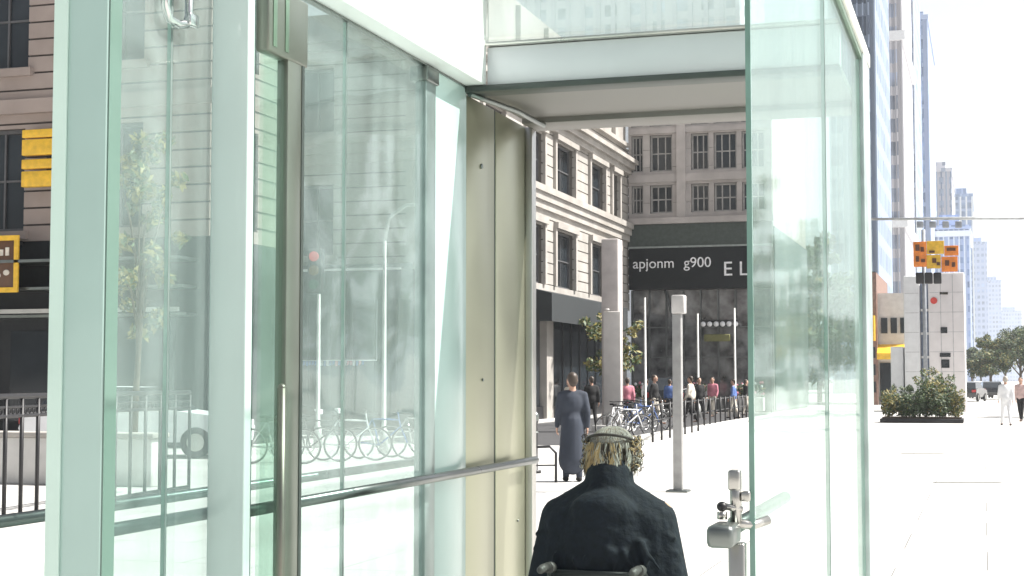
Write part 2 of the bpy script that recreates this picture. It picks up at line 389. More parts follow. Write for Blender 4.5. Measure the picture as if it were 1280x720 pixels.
# folded door leaf with patch fitting, stile and pull handle
XD = XL+.14
dl = MB(); dl.quad([(XD-.006,4.19,.02),(XD-.006,4.19,3.3),(XD-.006,4.34,3.3),(XD-.006,4.34,.02)]); dl.quad([(XD+.006,4.19,.02),(XD+.006,4.34,.02),(XD+.006,4.34,3.3),(XD+.006,4.19,3.3)])
dl = dl.build('door_leaf', G_DOOR, kiosk)
b = MB(); b.bbox(XD-.02, XD+.02, 4.335, 4.435, .02, 2.615, .004); b.build('stile', OLIVE, dl)
b = MB(); b.box(XD-.024, XD+.021, 4.436, 4.455, .02, 2.615); b.build('stile_gasket', SEAM, dl)
b = MB(); b.bbox(XD-.024, XD+.024, 4.19, 4.475, 2.61, 2.825, .008)
for y in (4.215, 4.30): b.bbox(XD+.024, XD+.027, y, y+.026, 2.63, 2.81, .001, 1)
b.build('patch_fitting', [OLIVE, pmat('olive_dark', (.18,.26,.19), .4, .5)], dl)
b = MB(); b.tube([(XD+.065,4.215,.5),(XD+.065,4.215,1.575)], .0145, 14); b.ball((XD+.065,4.215,1.575), .0145)
for z in (.62, 1.48): b.tube([(XD+.065,4.215,z),(XD+.01,4.30,z)], .011, 10)
b.build('pull_handle', pmat('handle_steel', (.22,.21,.18), .42, 1), dl)
# hook-shaped latch on the joint of the near panes
lk = MB(); x0 = XL+.03
lk.tube([(x0,3.80,2.80),(x0,3.80,2.665),(x0,3.82,2.635),(x0,3.87,2.63),(x0,3.92,2.64),(x0,3.935,2.67),(x0,3.935,2.80)], .013, 10)
lk.tube([(x0,3.81,2.735),(x0,3.925,2.735)], .010, 8); lk.bbox(x0+.0, x0+.02, 3.91, 3.965, 2.635, 2.675, .006)
for y in (3.83, 3.91): lk.tube([(x0,y,2.735),(XL+.004,y,2.735)], .008, 8)
lk.build('wall_latch', CHROME, kiosk)
# right-hand wall
pane(XR, 3.70, 5.54, .03, 3.62, G_RIGHT); pane(XR, 5.555, 7.2, .03, 3.10, G_RIGHT)
b = MB(); b.box(XR-.0065, XR+.0065, 3.686, 3.697, 0, 3.62); b.build('glass_edge', G_EDGE, kiosk)
b = MB(); b.box(XR-.007, XR+.007, 5.541, 5.554, .03, 3.62); b.build('silicone_joint', MATS['joint_grey'], kiosk)
b = MB(); b.bbox(XR-.03, XR+.025, 7.21, 7.60, 0, 3.13, .005); b.build('corner_post', pmat('post_grey', (.40,.47,.46), .35, .4), kiosk)
b = MB(); b.bbox(XR-.022, XR+.03, 5.557, 7.60, 3.132, 3.20, .005); b.build('side_rail', pmat('cream_rail', (.70,.72,.66), .4), kiosk)
b = MB(); b.box(XR-.018, XR+.018, 5.557, 7.205, 3.10, 3.13); b.build('rail_gasket', MATS['olive_dark'], kiosk)
b = MB(); b.ball((XR+.02, 3.86, 2.66), (.012,.035,.035)); b.tube([(XR-.03,3.86,2.66),(XR+.03,3.86,2.66)], .014, 10); b.tube([(XR+.02,3.86,2.66),(XR+.02,3.93,2.60)], .009, 8); b.build('glass_clamp', CHROME, kiosk)
# roof sheet
b = MB(); b.box(XL-.02, XR-.03, 4.2, 6.62, 3.131, 3.143); b.build('roof_pane', G_ROOF, kiosk)

# ================================================================== PEOPLE
def face(mb, c, s=1.0):
    """nose, brow, lips and ears for a head facing +y"""
    x, y, z = c
    mb.ball((x, y+.098*s, z-.012*s), (.014*s, .022*s, .026*s)); mb.ball((x, y+.085*s, z-.055*s), (.026*s, .014*s, .010*s))
    mb.ball((x, y+.080*s, z-.085*s), (.028*s, .022*s, .020*s))
    for q in (-1, 1): mb.ball((x+q*.083*s, y-.005*s, z-.005*s), (.012*s, .024*s, .034*s))
def hand(mb, w, d, up, s=1.0, thumb=1):
    """palm plus five unequal bent fingers growing from wrist w along d"""
    w = Vector(w); d = Vector(d).normalized(); up = Vector(up).normalized(); sd = d.cross(up).normalized()
    for k in (-1.2, 0, 1.2): mb.cap(w, w+d*.085*s+sd*k*.022*s, .020*s, .015*s, n=8)
    for k, ln in zip((-1.5, -.5, .5, 1.5), (.062, .075, .080, .068)):
        a = w+d*.085*s+sd*k*.021*s; b_ = a+d*ln*.55*s-up*.008*s; c = b_+d*ln*.35*s-up*.028*s
        mb.cap(a, b_, .0095*s, .009*s, n=8); mb.cap(b_, c, .009*s, .0075*s, n=8)
    t = w+d*.02*s+sd*thumb*.024*s; t2 = t+d*.035*s+sd*thumb*.028*s; t3 = t2+d*.035*s+sd*thumb*.004*s-up*.01*s
    mb.cap(t, t2, .013*s, .011*s, n=8); mb.cap(t2, t3, .011*s, .009*s, n=8)

def stand_person(label, loc, rz, coat, legs, hair, h=1.72, stride=.12, long=False, arms=(.05,-.05), bag=None, skirtm=None, voxel=.018, group=None):
    t = thing('person', label, 'person', loc, rz, group); k = h/1.75
    S = lambda *p: Vector(p)*k
    mb = MB()
    mb.ball(S(0,.02,1.64), (.078*k,.098*k,.115*k)); mb.ball(S(0,.055,1.58), (.055*k,.06*k,.06*k)); face(mb, S(0,.02,1.645), k)
    mb.cap(S(0,-.005,1.40), S(0,.01,1.58), .062*k, .052*k)
    mb.ball(S(0,0,1.22), (.165*k,.105*k,.26*k)); mb.ball(S(0,0,.95), (.155*k,.11*k,.14*k))
    J = {}
    for q, sg in ((-1, 1), (1, -1)):
        hip = S(q*.09,0,.92); kn = S(q*.095, stride*sg*.55+.03, .50); an = S(q*.10, stride*sg*1.4, .09)
        mb.cap(hip, kn, .082*k, .056*k); mb.cap(kn, an, .056*k, .038*k); mb.cap(an+S(0,-.03,-.04), an+S(0,.15,-.055), .036*k, .03*k)
        sh = S(q*.19,0,1.40); el = S(q*.235, arms[0 if q < 0 else 1]-.03, 1.12); wr = S(q*.23, arms[0 if q < 0 else 1]*2.2+.04, .88)
        mb.cap(S(q*.1,0,1.42), sh, .06*k, .055*k); mb.cap(sh, el, .05*k, .04*k); mb.cap(el, wr, .04*k, .028*k); hand(mb, wr, (wr-el), (q,0,0), k, 1)
        J[q] = (hip, kn, an, sh, el, wr)
    mb.remesh('body', SKIN, t, .012 if voxel < .02 else .014, 3, .5)
    c = MB()
    c.ball(S(0,0,1.25), (.20*k,.135*k,.24*k)); c.ball(S(0,-.005,1.00), (.185*k,.14*k,.20*k)); c.cap(S(-.12,0,1.41), S(.12,0,1.41), .075*k, .075*k)
    if long: c.cap(S(0,0,.95), S(0,.0,.34), .185*k, .235*k, n=20)
    for q in (-1, 1):
        _, _, _, sh, el, wr = J[q]; c.cap(sh, el, .066*k, .056*k); c.cap(el, el.lerp(wr, .92), .056*k, .045*k)
    c.remesh('coat', coat, t, voxel, 5, .5)
    c = MB()
    for q in (-1, 1):
        hip, kn, an = J[q][:3]; c.cap(hip, kn, .095*k, .072*k); c.cap(kn, an, .072*k, .056*k)
    c.ball(S(0,0,.93), (.165*k,.12*k,.11*k)); c.remesh('trousers', legs, t, voxel, 4, .5)
    c = MB(); c.ball(S(0,-.008,1.675), (.092*k,.104*k,.105*k)); c.ball(S(0,-.06,1.62), (.08*k,.05*k,.09*k)); c.remesh('hair', hair, t, voxel, 2, .6)
    for q in (-1, 1):
        c = MB(); an = J[q][2]; c.cap(an+S(0,-.035,-.045), an+S(0,.16,-.055), .046*k, .036*k); c.remesh('shoe', BLACKC, t, voxel, 3, .6)
    return t

# --- the wheelchair and its rider
WX, WY = -1.337, 5.52
wc = thing('wheelchair', 'black wheelchair with grey push handles carrying the person in navy coat', 'wheelchair', (WX, WY, 0))
def wpart(mb, name, mat, par=wc): return mb.build(name, mat, par, world=False)
fr = MB()
for q in (-1, 1):
    fr.tube([(q*.165,-.26,.93),(q*.165,-.19,.93),(q*.175,-.17,.90),(q*.20,-.14,.50),(q*.20,-.12,.22)], .012, 10)
    fr.tube([(q*.20,-.14,.47),(q*.20,.26,.47),(q*.20,.32,.40),(q*.17,.46,.12)], .012, 10)
    fr.tube([(q*.20,-.12,.24),(q*.20,.28,.24),(q*.20,.30,.45)], .012, 10)
fr.tube([(-.20,-.12,.24),(.20,.2,.46)], .010, 8); fr.tube([(.20,-.12,.24),(-.20,.2,.46)], .010, 8)
fr.tube([(-.168,-.175,.905),(.168,-.175,.905)], .011, 10)
wpart(fr, 'frame', BLACK)
for q in (-1, 1):
    g = MB(); g.tube([(q*.165,-.33,.932),(q*.165,-.31,.934),(q*.165,-.24,.934)], [.013,.0155,.0145], 14); g.ball((q*.165,-.332,.932), .014); g.tube([(q*.165,-.24,.93),(q*.165,-.19,.925)], .020, 12)
    wpart(g, 'push_handle', pmat('grip_grey', (.07,.062,.06), .5) if 'grip_grey' not in MATS else MATS['grip_grey'])
g = MB(); g.bbox(-.185,.185,-.165,-.135,.5,.89,.012); wpart(g, 'backrest', BLACKC)
g = MB(); g.bbox(-.195,.195,-.13,.28,.46,.51,.02); wpart(g, 'seat', BLACKC)
for q in (-1, 1):
    g = MB(); g.bbox(q*.225-.028,q*.225+.028,-.08,.2,.70,.725,.01); g.tube([(q*.22,-.05,.47),(q*.22,-.05,.70)], .01, 8); g.tube([(q*.22,.17,.47),(q*.22,.17,.70)], .01, 8); wpart(g, 'armrest', BLACK)
    w = MB(); w.ring((q*.26,-.06,.30), (1,0,0), .285, .016); w = wpart(w, 'wheel', RUBBER)
    g = MB(); g.ring((q*.295,-.06,.30), (1,0,0), .25, .008); g.ring((q*.26,-.06,.30), (1,0,0), .268, .008)
    for i in range(12):
        a = i*math.pi/6; g.tube([(q*.26,-.06,.30),(q*.26,-.06+.265*math.cos(a),.30+.265*math.sin(a))], .0025, 5)
    g.tube([(q*.22,-.06,.30),(q*.29,-.06,.30)], .025, 10); wpart(g, 'rim', CHROME, w)
    g = MB(); g.ring((q*.20,.30,.085), (1,0,0), .068, .017, 18); g.tube([(q*.20,.30,.085),(q*.20,.27,.24)], .012, 8); wpart(g, 'caster', RUBBER)
    g = MB(); g.bbox(q*.11-.07,q*.11+.07,.40,.56,.09,.105,.004); wpart(g, 'footrest', BLACK)

pr = thing('person', 'person with grey blond hair in navy coat seen from behind sitting in the wheelchair', 'person', (WX, WY, 0))
HZ = 1.335
mb = MB()
mb.ball((0,.055,HZ-.008), (.076,.096,.096)); mb.ball((0,.095,HZ-.065), (.055,.06,.06)); face(mb, (0,.055,HZ))
mb.cap((0,-.01,1.12), (0,.045,HZ-.06), .065, .055)
mb.ball((0,-.01,.95), (.17,.12,.24)); mb.ball((0,0,.64), (.18,.14,.13))
JJ = {}
for q in (-1, 1):
    hip = Vector((q*.095,.0,.62)); kn = Vector((q*.115,.42,.60)); an = Vector((q*.11,.44,.17))
    sh = Vector((q*.195,-.005,1.105)); el = Vector((q*.262,-.02,.80)); wr = Vector((q*.13,.22,.72))
    mb.cap(hip, kn, .085, .06); mb.cap(kn, an, .058, .04); mb.cap(an+Vector((0,-.03,-.03)), an+Vector((0,.15,-.03)), .036, .03)
    mb.cap((q*.08,-.01,1.13), sh, .06, .055); mb.cap(sh, el, .052, .042); mb.cap(el, wr, .042, .03); hand(mb, wr, (-q*.5,.9,-.1), (0,0,1), 1, q)
    JJ[q] = (hip, kn, an, sh, el, wr)
mb.remesh('body', SKIN, pr, .008, 3)
c = MB()
c.ball((0,-.01,.98), (.25,.15,.23)); c.ball((0,-.01,.78), (.27,.165,.28))
c.cap((-.17,-.01,1.05), (.17,-.01,1.05), .09, .09)
c.cap((0,0,1.15), (0,.02,1.24), .10, .098)
for q in (-1, 1):
    _, _, _, sh, el, wr = JJ[q]
    c.cap((q*.05,0,1.175), (q*.195,-.005,1.085), .068, .076); c.cap((q*.03,-.02,1.14), (q*.17,-.02,1.06), .08, .09)
    c.cap(sh+Vector((0,0,-.02)), el, .079, .074); c.cap(el, el.lerp(wr, .9), .074, .055)
    c.cap((q*.16,-.01,1.02), (q*.2,-.01,.8), .10, .10)
c.ball((0,-.085,1.115), (.135,.075,.085)); c.ball((0,-.115,1.06), (.085,.05,.06))      # hood lying on the back
rnd = random.Random(3)
for i in range(22):       # folds in the cloth
    x = rnd.uniform(-.22,.22); z = rnd.uniform(.72,1.02); p = Vector((x,-.15*math.sqrt(max(.05,1-(x/.28)**2))-.012,z))
    c.cap(p, p+Vector((rnd.uniform(-.09,.09), .006, rnd.uniform(-.13,-.05))), .013, .007)
for q in (-1, 1):
    for i in range(5):
        z = .84+.055*i; x = q*(.265-.01*i); c.cap((x-q*.06,-.085,z), (x+q*.05,-.06,z-.03), .014, .010)
c.v = [(x*.945, y, z) for x, y, z in c.v]
coat = c.remesh('coat', NAVY, pr, .008, 9)
c = MB()
for q in (-1, 1):
    hip, kn, an = JJ[q][:3]; c.cap(hip, kn, .10, .075); c.cap(kn, an, .074, .06)
c.ball((0,.0,.62), (.19,.15,.12)); c.remesh('trousers', BLACKC, pr, .014, 4, .5)
for q in (-1, 1):
    c = MB(); an = JJ[q][2]; c.cap(an+Vector((0,-.035,-.03)), an+Vector((0,.16,-.025)), .047, .038); c.remesh('shoe', BLACKC, pr, .012, 3, .5)
# cap: grey crown, dark band, opening at the back; hair in separate tufts
bd = MB()
bd.tube([(.0905*math.cos(a), .060+.110*math.sin(a), HZ+.034+.030*max(0,-math.sin(a))) for a in [R(i*15) for i in range(24)]], .0055, 8, closed=True)
bd.build('headband', pmat('band', (.03,.02,.018), .7), pr, world=False)
tp = MB(); rnd = random.Random(17)          # short grey hair combed back over the crown
for i in range(2600):
    a = rnd.uniform(0, 2*math.pi); e = rnd.uniform(.12, 1.5)
    def hp(a, e, k): return Vector((.084*k*math.cos(a)*math.cos(e), .062+.103*k*math.sin(a)*math.cos(e), HZ+.012+.078*k*math.sin(e)))
    tp.tube([hp(a, e, 1.0), hp(a+rnd.gauss(0,.06), max(.02, e-.16), 1.025), hp(a+rnd.gauss(0,.1), max(.0, e-.34), rnd.uniform(1.0,1.03))], [.0017,.0018,.0006], 4, rnd.choices((0,1,2),(2,6,2))[0], cap=False)
tp.ball((0,.062,HZ+.012), (.084,.103,.078), 2)
tp.build('crown_hair', [pmat('crown_tan', (.22,.17,.13), .6, 0, .2, 30), pmat('crown_grey', (.26,.235,.215), .6, 0, .2, 30), pmat('crown_dark', (.12,.095,.08), .6, 0, .2, 30)], pr, world=False)
hb = MB(); rnd = random.Random(11)
hb.ball((0,.047,HZ-.022), (.082,.094,.07), 2)
clumps = [(R(rnd.uniform(-195, 15)), rnd.choice([0,0,1,1,2,2]), rnd.uniform(-.012,.012)) for _ in range(46)]
for i in range(2600):
    a0, mi, sw = clumps[rnd.randrange(46)]; a = a0+rnd.gauss(0,.05)
    z0 = HZ+rnd.uniform(-.03,.035)
    x = .086*math.cos(a); y = .052+.10*math.sin(a)
    ln = rnd.uniform(.045,.10)*(1 if math.sin(a) < -.2 else .75); fl = rnd.uniform(0,.06)
    p0 = Vector((x*.97, .052+(y-.052)*.97, z0)); p1 = Vector((x*(1.03+fl)+sw*.5, .052+(y-.052)*(1.04+fl), z0-ln*.45)); p2 = Vector((x*rnd.uniform(.9,1.1)+sw*1.6, .05+(y-.052)*rnd.uniform(.9,1.08), z0-ln))
    if rnd.random() < .3: mi = rnd.choice((0,1,2))
    hb.tube([p0, p1, p2], [.0015,.0017,.0005], 4, mi, cap=False)
for i in range(260):   # curls puffing out over the ears
    q = rnd.choice((-1, 1)); b0 = Vector((q*rnd.uniform(.080,.104), .06+rnd.gauss(0,.03), HZ+rnd.uniform(-.07,.05))); r_ = rnd.uniform(.006,.013); ph = rnd.uniform(0,6.28)
    hb.tube([b0+Vector((q*r_*math.cos(ph+t_), rnd.uniform(-.006,.006), r_*math.sin(ph+t_))) for t_ in (0,.9,1.8,2.7,3.6)], [.0022,.0024,.0022,.002,.0008], 4, rnd.choice([0,2,2,0,1]), cap=False)
hb.build('hair', HAIRS, pr, world=False)

# --- standing people
stand_person('person in long grey-blue coat standing on the plaza beyond the wheelchair', (-6.22,23.3,0), R(25), BLUEG, BLUEG, HAIRS[2], 1.70, .04, True)
crowd = [(-11.9,52,20,PINK,'pink top','dark trousers'),(-13.2,56,200,BLACKC,'black jacket','dark trousers'),(-10.6,57,80,CREAMC,'cream jacket','dark trousers'),(-12.6,63,10,BLUE,'blue jacket','dark trousers'),(-11.3,66,170,PINK,'pink jacket','pale trousers'),(-14.6,60,120,BLACKC,'black coat','pale trousers'),(-10.3,69,300,BLACKC,'black top','cream trousers')]
descs = ['person in pink top and dark trousers by the tall stone pylon', 'person in black jacket walking toward the kiosk before the sign building', 'person in cream jacket standing near the kerb railing', 'person in blue jacket below the black sign', 'person in pink jacket and pale trousers by the glass shopfront', 'person in black coat and pale trousers near the cream building corner', 'person in black top and cream trousers at the far shop end']
crowd += [(-12.3,48.5,30,BLACKC,'',''),(-14.0,52.0,150,CREAMC,'','dark'),(-11.0,61.0,220,BLACKC,'',''),(-13.6,68,0,PINK,'',''),(-10.0,63.5,90,BLUE,'','pale'),(-12.2,71,45,WHITE,'',''),(-11.4,54.2,260,BLACKC,'','cream'),(-15.2,70.5,10,WHITE,'','')]
descs += ['person in all black walking just right of the tall stone pylon','person in cream coat and dark trousers close to the cream building','person in all black out on the road by the railing','person in pink coat and dark trousers below the dark awning end','person in blue coat and pale trousers close to the kerb railing','person in white jacket standing close to the dark shopfront glass','person in black top and cream trousers right of the black van','person in white jacket by the corner between cream and grey buildings']
for (x, y, a, cm, _, lg), d in zip(crowd, descs):
    stand_person(d, (x,y,0), R(a), cm, CREAMC if 'pale' in lg or 'cream' in lg else BLACKC, HAIRS[2], random.uniform(1.6,1.8), .16, voxel=.03)
stand_person('person in white shirt and white trousers walking on the sunlit plaza at right', (.72,56.2,0), R(10), WHITE, WHITE, HAIRS[1], 1.72, .2, voxel=.03)
stand_person('person in pale pink top walking at the right edge beneath the trees', (1.35,62,0), R(160), pmat('pale_pink_cloth', (.62,.45,.43), .8), BLACKC, HAIRS[2], 1.7, .2, voxel=.03)

# ================================================================== BUILDINGS
def facade(wall, joint, ax, c, a0, a1, z0, z1, wins, ch, depth=.35, gap=.05, groove=.06):
    """coursed stone front. ax 'y': plane y=c facing -y; ax 'x': plane x=c facing +x"""
    def bx(mb, p, q, r, s_, d0, d1):
        if ax == 'y': mb.box(p, q, c+d0, c+d1, r, s_)
        else: mb.box(c-d1, c-d0, p, q, r, s_)
    zs = {z0, z1}
    for w in wins: zs |= {w[2], w[3]}
    z = z0
    cs = []
    while z < z1-.05: cs.append(z); z += ch
    allz = sorted(set(zs) | set(cs))
    for i in range(len(allz)-1):
        za, zb = allz[i], allz[i+1]
        if zb-za < .01: continue
        g = gap if any(abs(zb-q) < .001 for q in cs) else 0
        segs = [(a0, a1)]
        for w in wins:
            if w[2] < (za+zb)/2 < w[3]:
                new = []
                for s0, s1 in segs:
                    if w[1] <= s0 or w[0] >= s1: new.append((s0, s1)); continue
                    if w[0] > s0: new.append((s0, w[0]))
                    if w[1] < s1: new.append((w[1], s1))
                segs = new
        for s0, s1 in segs:
            bx(wall, s0, s1, za, max(za+.01, zb-g), 0, groove)
            bx(joint, s0+.004, s1-.004, za, zb, groove+.001, depth)
def window(parent, ax, c, w, nx=2, nz=2, fm=None, pm=None, dep=.26, sill=None, bars=.05):
    fm = fm or FRAME; pm = pm or PANE
    a0, a1, z0, z1 = w; f = MB()
    def bx(mb, p, q, r, s_, d0, d1):
        if ax == 'y': mb.box(p, q, c+d0, c+d1, r, s_)
        else: mb.box(c-d1, c-d0, p, q, r, s_)
    t = .09
    bx(f, a0, a1, z0, z0+t, dep-.08, dep); bx(f, a0, a1, z1-t, z1, dep-.08, dep)
    bx(f, a0, a0+t, z0+t, z1-t, dep-.08, dep); bx(f, a1-t, a1, z0+t, z1-t, dep-.08, dep)
    for i in range(1, nx): q = a0+(a1-a0)*i/nx; bx(f, q-bars/2, q+bars/2, z0+t, z1-t, dep-.06, dep-.005)
    for i in range(1, nz): q = z0+(z1-z0)*i/nz; bx(f, a0+t, a1-t, q-bars/2, q+bars/2, dep-.055, dep-.008)
    fo = f.build('window', fm, parent)
    p = MB(); bx(p, a0+.02, a1-.02, z0+.02, z1-.02, dep+.002, dep+.03); p.build('pane', pm, fo)
    if sill:
        s_ = MB(); bx(s_, a0-.15, a1+.15, z0-.2, z0-.002, -.14, .2); s_.build('sill', sill, fo)
    return fo

# --- cream rusticated building (corner) : front at y=44.9 and lit side at x=-17.1
bA = thing('stone_building', 'cream rusticated stone corner building with dark awnings behind the kiosk', 'building', (-25, 52, 0))
YA, XA = 44.9, -17.1
wf = []
for x in (-32.5,-29.6,-26.6,-23.6,-20.6): wf += [(x-.65,x+.65,5.6,7.9), (x-.65,x+.65,9.6,11.7)]
ws = []
for y0, y1 in ((46.4,48.6),(51.6,54),(57.0,59.4),(61.3,64.3),(67.2,69.9),(71.5,72.9)): ws += [(y0,y1,5.5,7.9), (y0,y1,9.55,11.65)]
wall, jn = MB(), MB()
facade(wall, jn, 'y', YA, -36, XA-.36, 5.1, 12.9, wf, .45)
facade(wall, jn, 'x', XA, YA, 75.3, 5.1, 13.3, ws, .45)
wall.box(XA-.359, XA-.0, YA+.0005, YA+.06, 5.1, 12.9)
wall.build('stone_face', STONE_A, bA); jn.build('joint_backing', STONE_AB, bA)
MB().box(-36, -17.7, 45.5, 75.2, 5.0, 12.7).build('core', SHOP, bA)
for w in wf: window(bA, 'y', YA, w, 2, 2, sill=STONE_A)
for w in ws: window(bA, 'x', XA, w, 2, 2, sill=None)
def cornice(z0, z1, pr_):
    m = MB()
    for i, (a, b_) in enumerate(((z0, z0+(z1-z0)*.35), (z0+(z1-z0)*.35, z0+(z1-z0)*.7), (z0+(z1-z0)*.7, z1))):
        p = pr_*(.4+.3*i)
        m.box(-36.1, XA+p, YA-p, YA-.002, a+.001, b_); m.box(XA+.002, XA+p, YA-.001, 74.9, a+.001, b_)
    m.build('cornice', STONE_A, bA)
cornice(8.55, 9.45, .35); cornice(11.95, 12.65, .6)
m = MB(); m.box(-36, XA-.1, YA+.1, YA+.5, 12.9, 13.5); m.box(XA-.5, XA-.1, YA+.5, 75, 13.3, 16.4); m.box(XA-.1,XA+.2,46,74.5,13.302,13.5)
for y in range(48, 74, 4): m.box(XA-.098, XA+.1, y, y+1.6, 13.502, 16.2)
m.build('parapet', STONE_A, bA)
# hood mouldings over side windows
m = MB()
for w in ws: m.box(XA+.002, XA+.22, w[0]-.25, w[1]+.25, w[3]+.05, w[3]+.3); m.box(XA+.002, XA+.12, w[0]-.28, w[0]-.02, w[2], w[3]+.045); m.box(XA+.002, XA+.12, w[1]+.02, w[1]+.28, w[2], w[3]+.045)
m.build_each('window_moulding', STONE_A, bA)
# ground floor: dark shopfronts, awnings, stone piers
m = MB(); m.box(-36, XA-.05, YA+.05, YA+.4, 4.3, 5.09); m.box(XA-.4, XA-.05, YA+.4, 75, 4.3, 5.09); m.build_each('shop_fascia', SHOP, bA)
m = MB(); x = -36
for x in (-36,-31.5,-27,-22.6,-17.6): m.box(x, x+.5, YA+.02, YA+.5, 0, 4.29)
m.build_each('pier', SHOP, bA)
m = MB()
for y in (45.4, 54.2, 60.0, 73.6): m.box(XA-.5, XA, y, y+1.0, 0, 4.29)
m.build_each('pier', STONE_A, bA)
m = MB(); m.box(-36, XA-.5, YA+.3, YA+.35, .5, 4.29); m.box(XA-.35, XA-.3, 45, 75, .5, 4.29); m.build_each('shop_glass', PANE, bA)
m = MB(); m.box(-36, XA-.5, YA+.15, YA+.36, 0, .5)
m.box(XA-.36, XA-.15, 45, 75, 0, .5)
for i in range(24): m.box(-35.6+i*.77, -35.54+i*.77, YA+.25, YA+.298, .5, 4.29)
for i in range(20): m.box(XA-.298, XA-.25, 46+i*1.45, 46.06+i*1.45, .5, 4.29)
m.build('shop_mullion', BLACK, bA)
def awning(ax, a0, a1, z1, z0, out):
    m = MB()
    if ax == 'x':
        m.quad([(XA+.02,a0,z1),(XA+out,a0,z1-.25),(XA+out,a1,z1-.25),(XA+.02,a1,z1)]); m.box(XA+out-.03, XA+out, a0, a1, z0, z1-.25)
        for y in (a0, a1): m.quad([(XA+.02,y,z1),(XA+.02,y,z0),(XA+out,y,z0),(XA+out,y,z1-.25)])
    else:
        m.quad([(a0,YA-.02,z1),(a1,YA-.02,z1),(a1,YA-out,z1-.25),(a0,YA-out,z1-.25)]); m.box(a0, a1, YA-out, YA-out+.03, z0, z1-.25)
        for q in (a0, a1): m.quad([(q,YA-.02,z1),(q,YA-.02,z0),(q,YA-out,z0),(q,YA-out,z1-.25)])
    m.build('awning', AWN, bA)
awning('x', 57.2, 70.5, 5.25, 3.9, 1.0); awning('y', -30.5, -17.2, 5.3, 4.1, 1.0)
m = MB(); m.box(-30.5, -17.2, YA-1.035, YA-1.002, 5.02, 5.09); m.build('awning_edge', WHITE, bA)
# string of small coloured flags under the awning
fl = [MB(), MB(), MB()]; rnd = random.Random(2)
for i in range(75):
    q = -25.9+i*.1; k = rnd.choice((0, 0, 1, 2)); z = 2.2
    fl[k].quad([(q, YA-1.01, z), (q+.085, YA-1.01, z), (q+.08, YA-1.03, z-rnd.uniform(.1,.2)), (q+.005, YA-1.03, z-.15)])
bt = thing('bunting', 'string of small blue pink and white flags along the dark shopfront', 'bunting', (-22, YA-1, 2.2))
for mbx, mt in zip(fl, (BLUE, PINK, WHITE)): mbx.build('flags', mt, bt)
m = MB(); m.tube([(-26,YA-1.01,2.21),(-18,YA-1.01,2.21)], .015, 6)
for q in (-26,-22,-18): m.tube([(q,YA-1.01,4.1),(q,YA-1.01,2.21)], .006, 5)
m.build('cord', WHITE, bt)
# hanging white box on awning end
bx_ = thing('shop_sign', 'white blank projecting sign box under the dark awning of the cream building', 'sign', (-16.7, YA-.3, 4.5))
m = MB(); m.bbox(-16.95,-16.45,YA-.4,YA-.2,3.9,4.9,.03); m.build('sign_face', WHITE, bx_)
m = MB(); m.box(-16.75,-16.69,YA-.33,YA-.27,4.9,5.0); m.box(-17.1,-16.69,YA-.33,YA-.27,5.0,5.06); m.box(-17.1,-17.04,YA-.269,YA+.02,5.0,5.06); m.build('hanger', BLACK, bx_)

# --- building B with black sign
bB = thing('shop_building', 'grey stone building with tall dark shopfront under a black sign', 'building', (-13.5, 78, 0))
YB, BX0, BX1 = 75.0, -17.05, -9.83
wb = []
bays = ((-16.9,-16.3),(-15.95,-14.8),(-13.85,-12.95),(-12.7,-11.55),(-11.3,-10.15))
for a0, a1 in bays: wb += [(a0,a1,9.98,11.4), (a0,a1,12.1,13.95), (a0,a1,14.4,16.2)]
wall, jn = MB(), MB()
facade(wall, jn, 'y', YB, BX0, BX1, 9.62, 17.2, wb, .9, gap=.02, groove=.08)
wall.build('stone_face', STONE_B, bB); jn.build('joint_backing', STONE_AB, bB)
MB().box(BX0+.1, BX1-.02, YB+.36, 90, 0, 17).build('core', STONE_B, bB)
m = MB(); m.box(BX1-.015, BX1+.05, 75.45, 90, .1, 9.2); m.build('side_glazing', pmat('teal_glazing', (.07,.11,.10), .2, .2, .45, .7), bB)
for w in wb: window(bB, 'y', YB, w, 3, 2, fm=FRAMEL, sill=None, dep=.3, bars=.06)
m = MB(); m.box(BX0+.02, BX1+.1, YB-.35, YB-.002, 9.42, 9.72); m.box(BX0+.02, BX1, YB-.12, YB-.003, 11.55, 11.95); m.box(BX0+.02, BX1, YB-.12, YB-.003, 14.02, 14.3)
for a in (-14.55,): m.box(a, a+.45, YB-.2, YB-.004, 9.73, 17.2)
m.build_each('string_course', STONE_B, bB)
m = MB(); m.box(BX0+.02, BX1, YB-.15, YB+.35, 8.3, 9.41); m.build('fascia', GREENF, bB)
m = MB(); m.box(BX0+.02, BX1, YB-.28, YB+.1, 8.2, 8.29); m.build('trim', pmat('trim_grey', (.25,.28,.27), .5), bB)
m = MB(); m.bbox(BX0+.05, BX1-.05, YB-.25, YB-.02, 6.12, 8.19, .02); sg = m.build('shop_sign', SIGNBLACK, bB)
text_part('lettering', 'apjonm', .72, (-16.80, YB-.26, 7.2), LETTER, sg, ext=.02)
text_part('lettering', 'g900', .72, (-14.2, YB-.26, 7.2), LETTER, sg, ext=.02)
text_part('lettering', 'E L.', 1.0, (-12.25, YB-.26, 6.75), LETTER, sg, ext=.02)
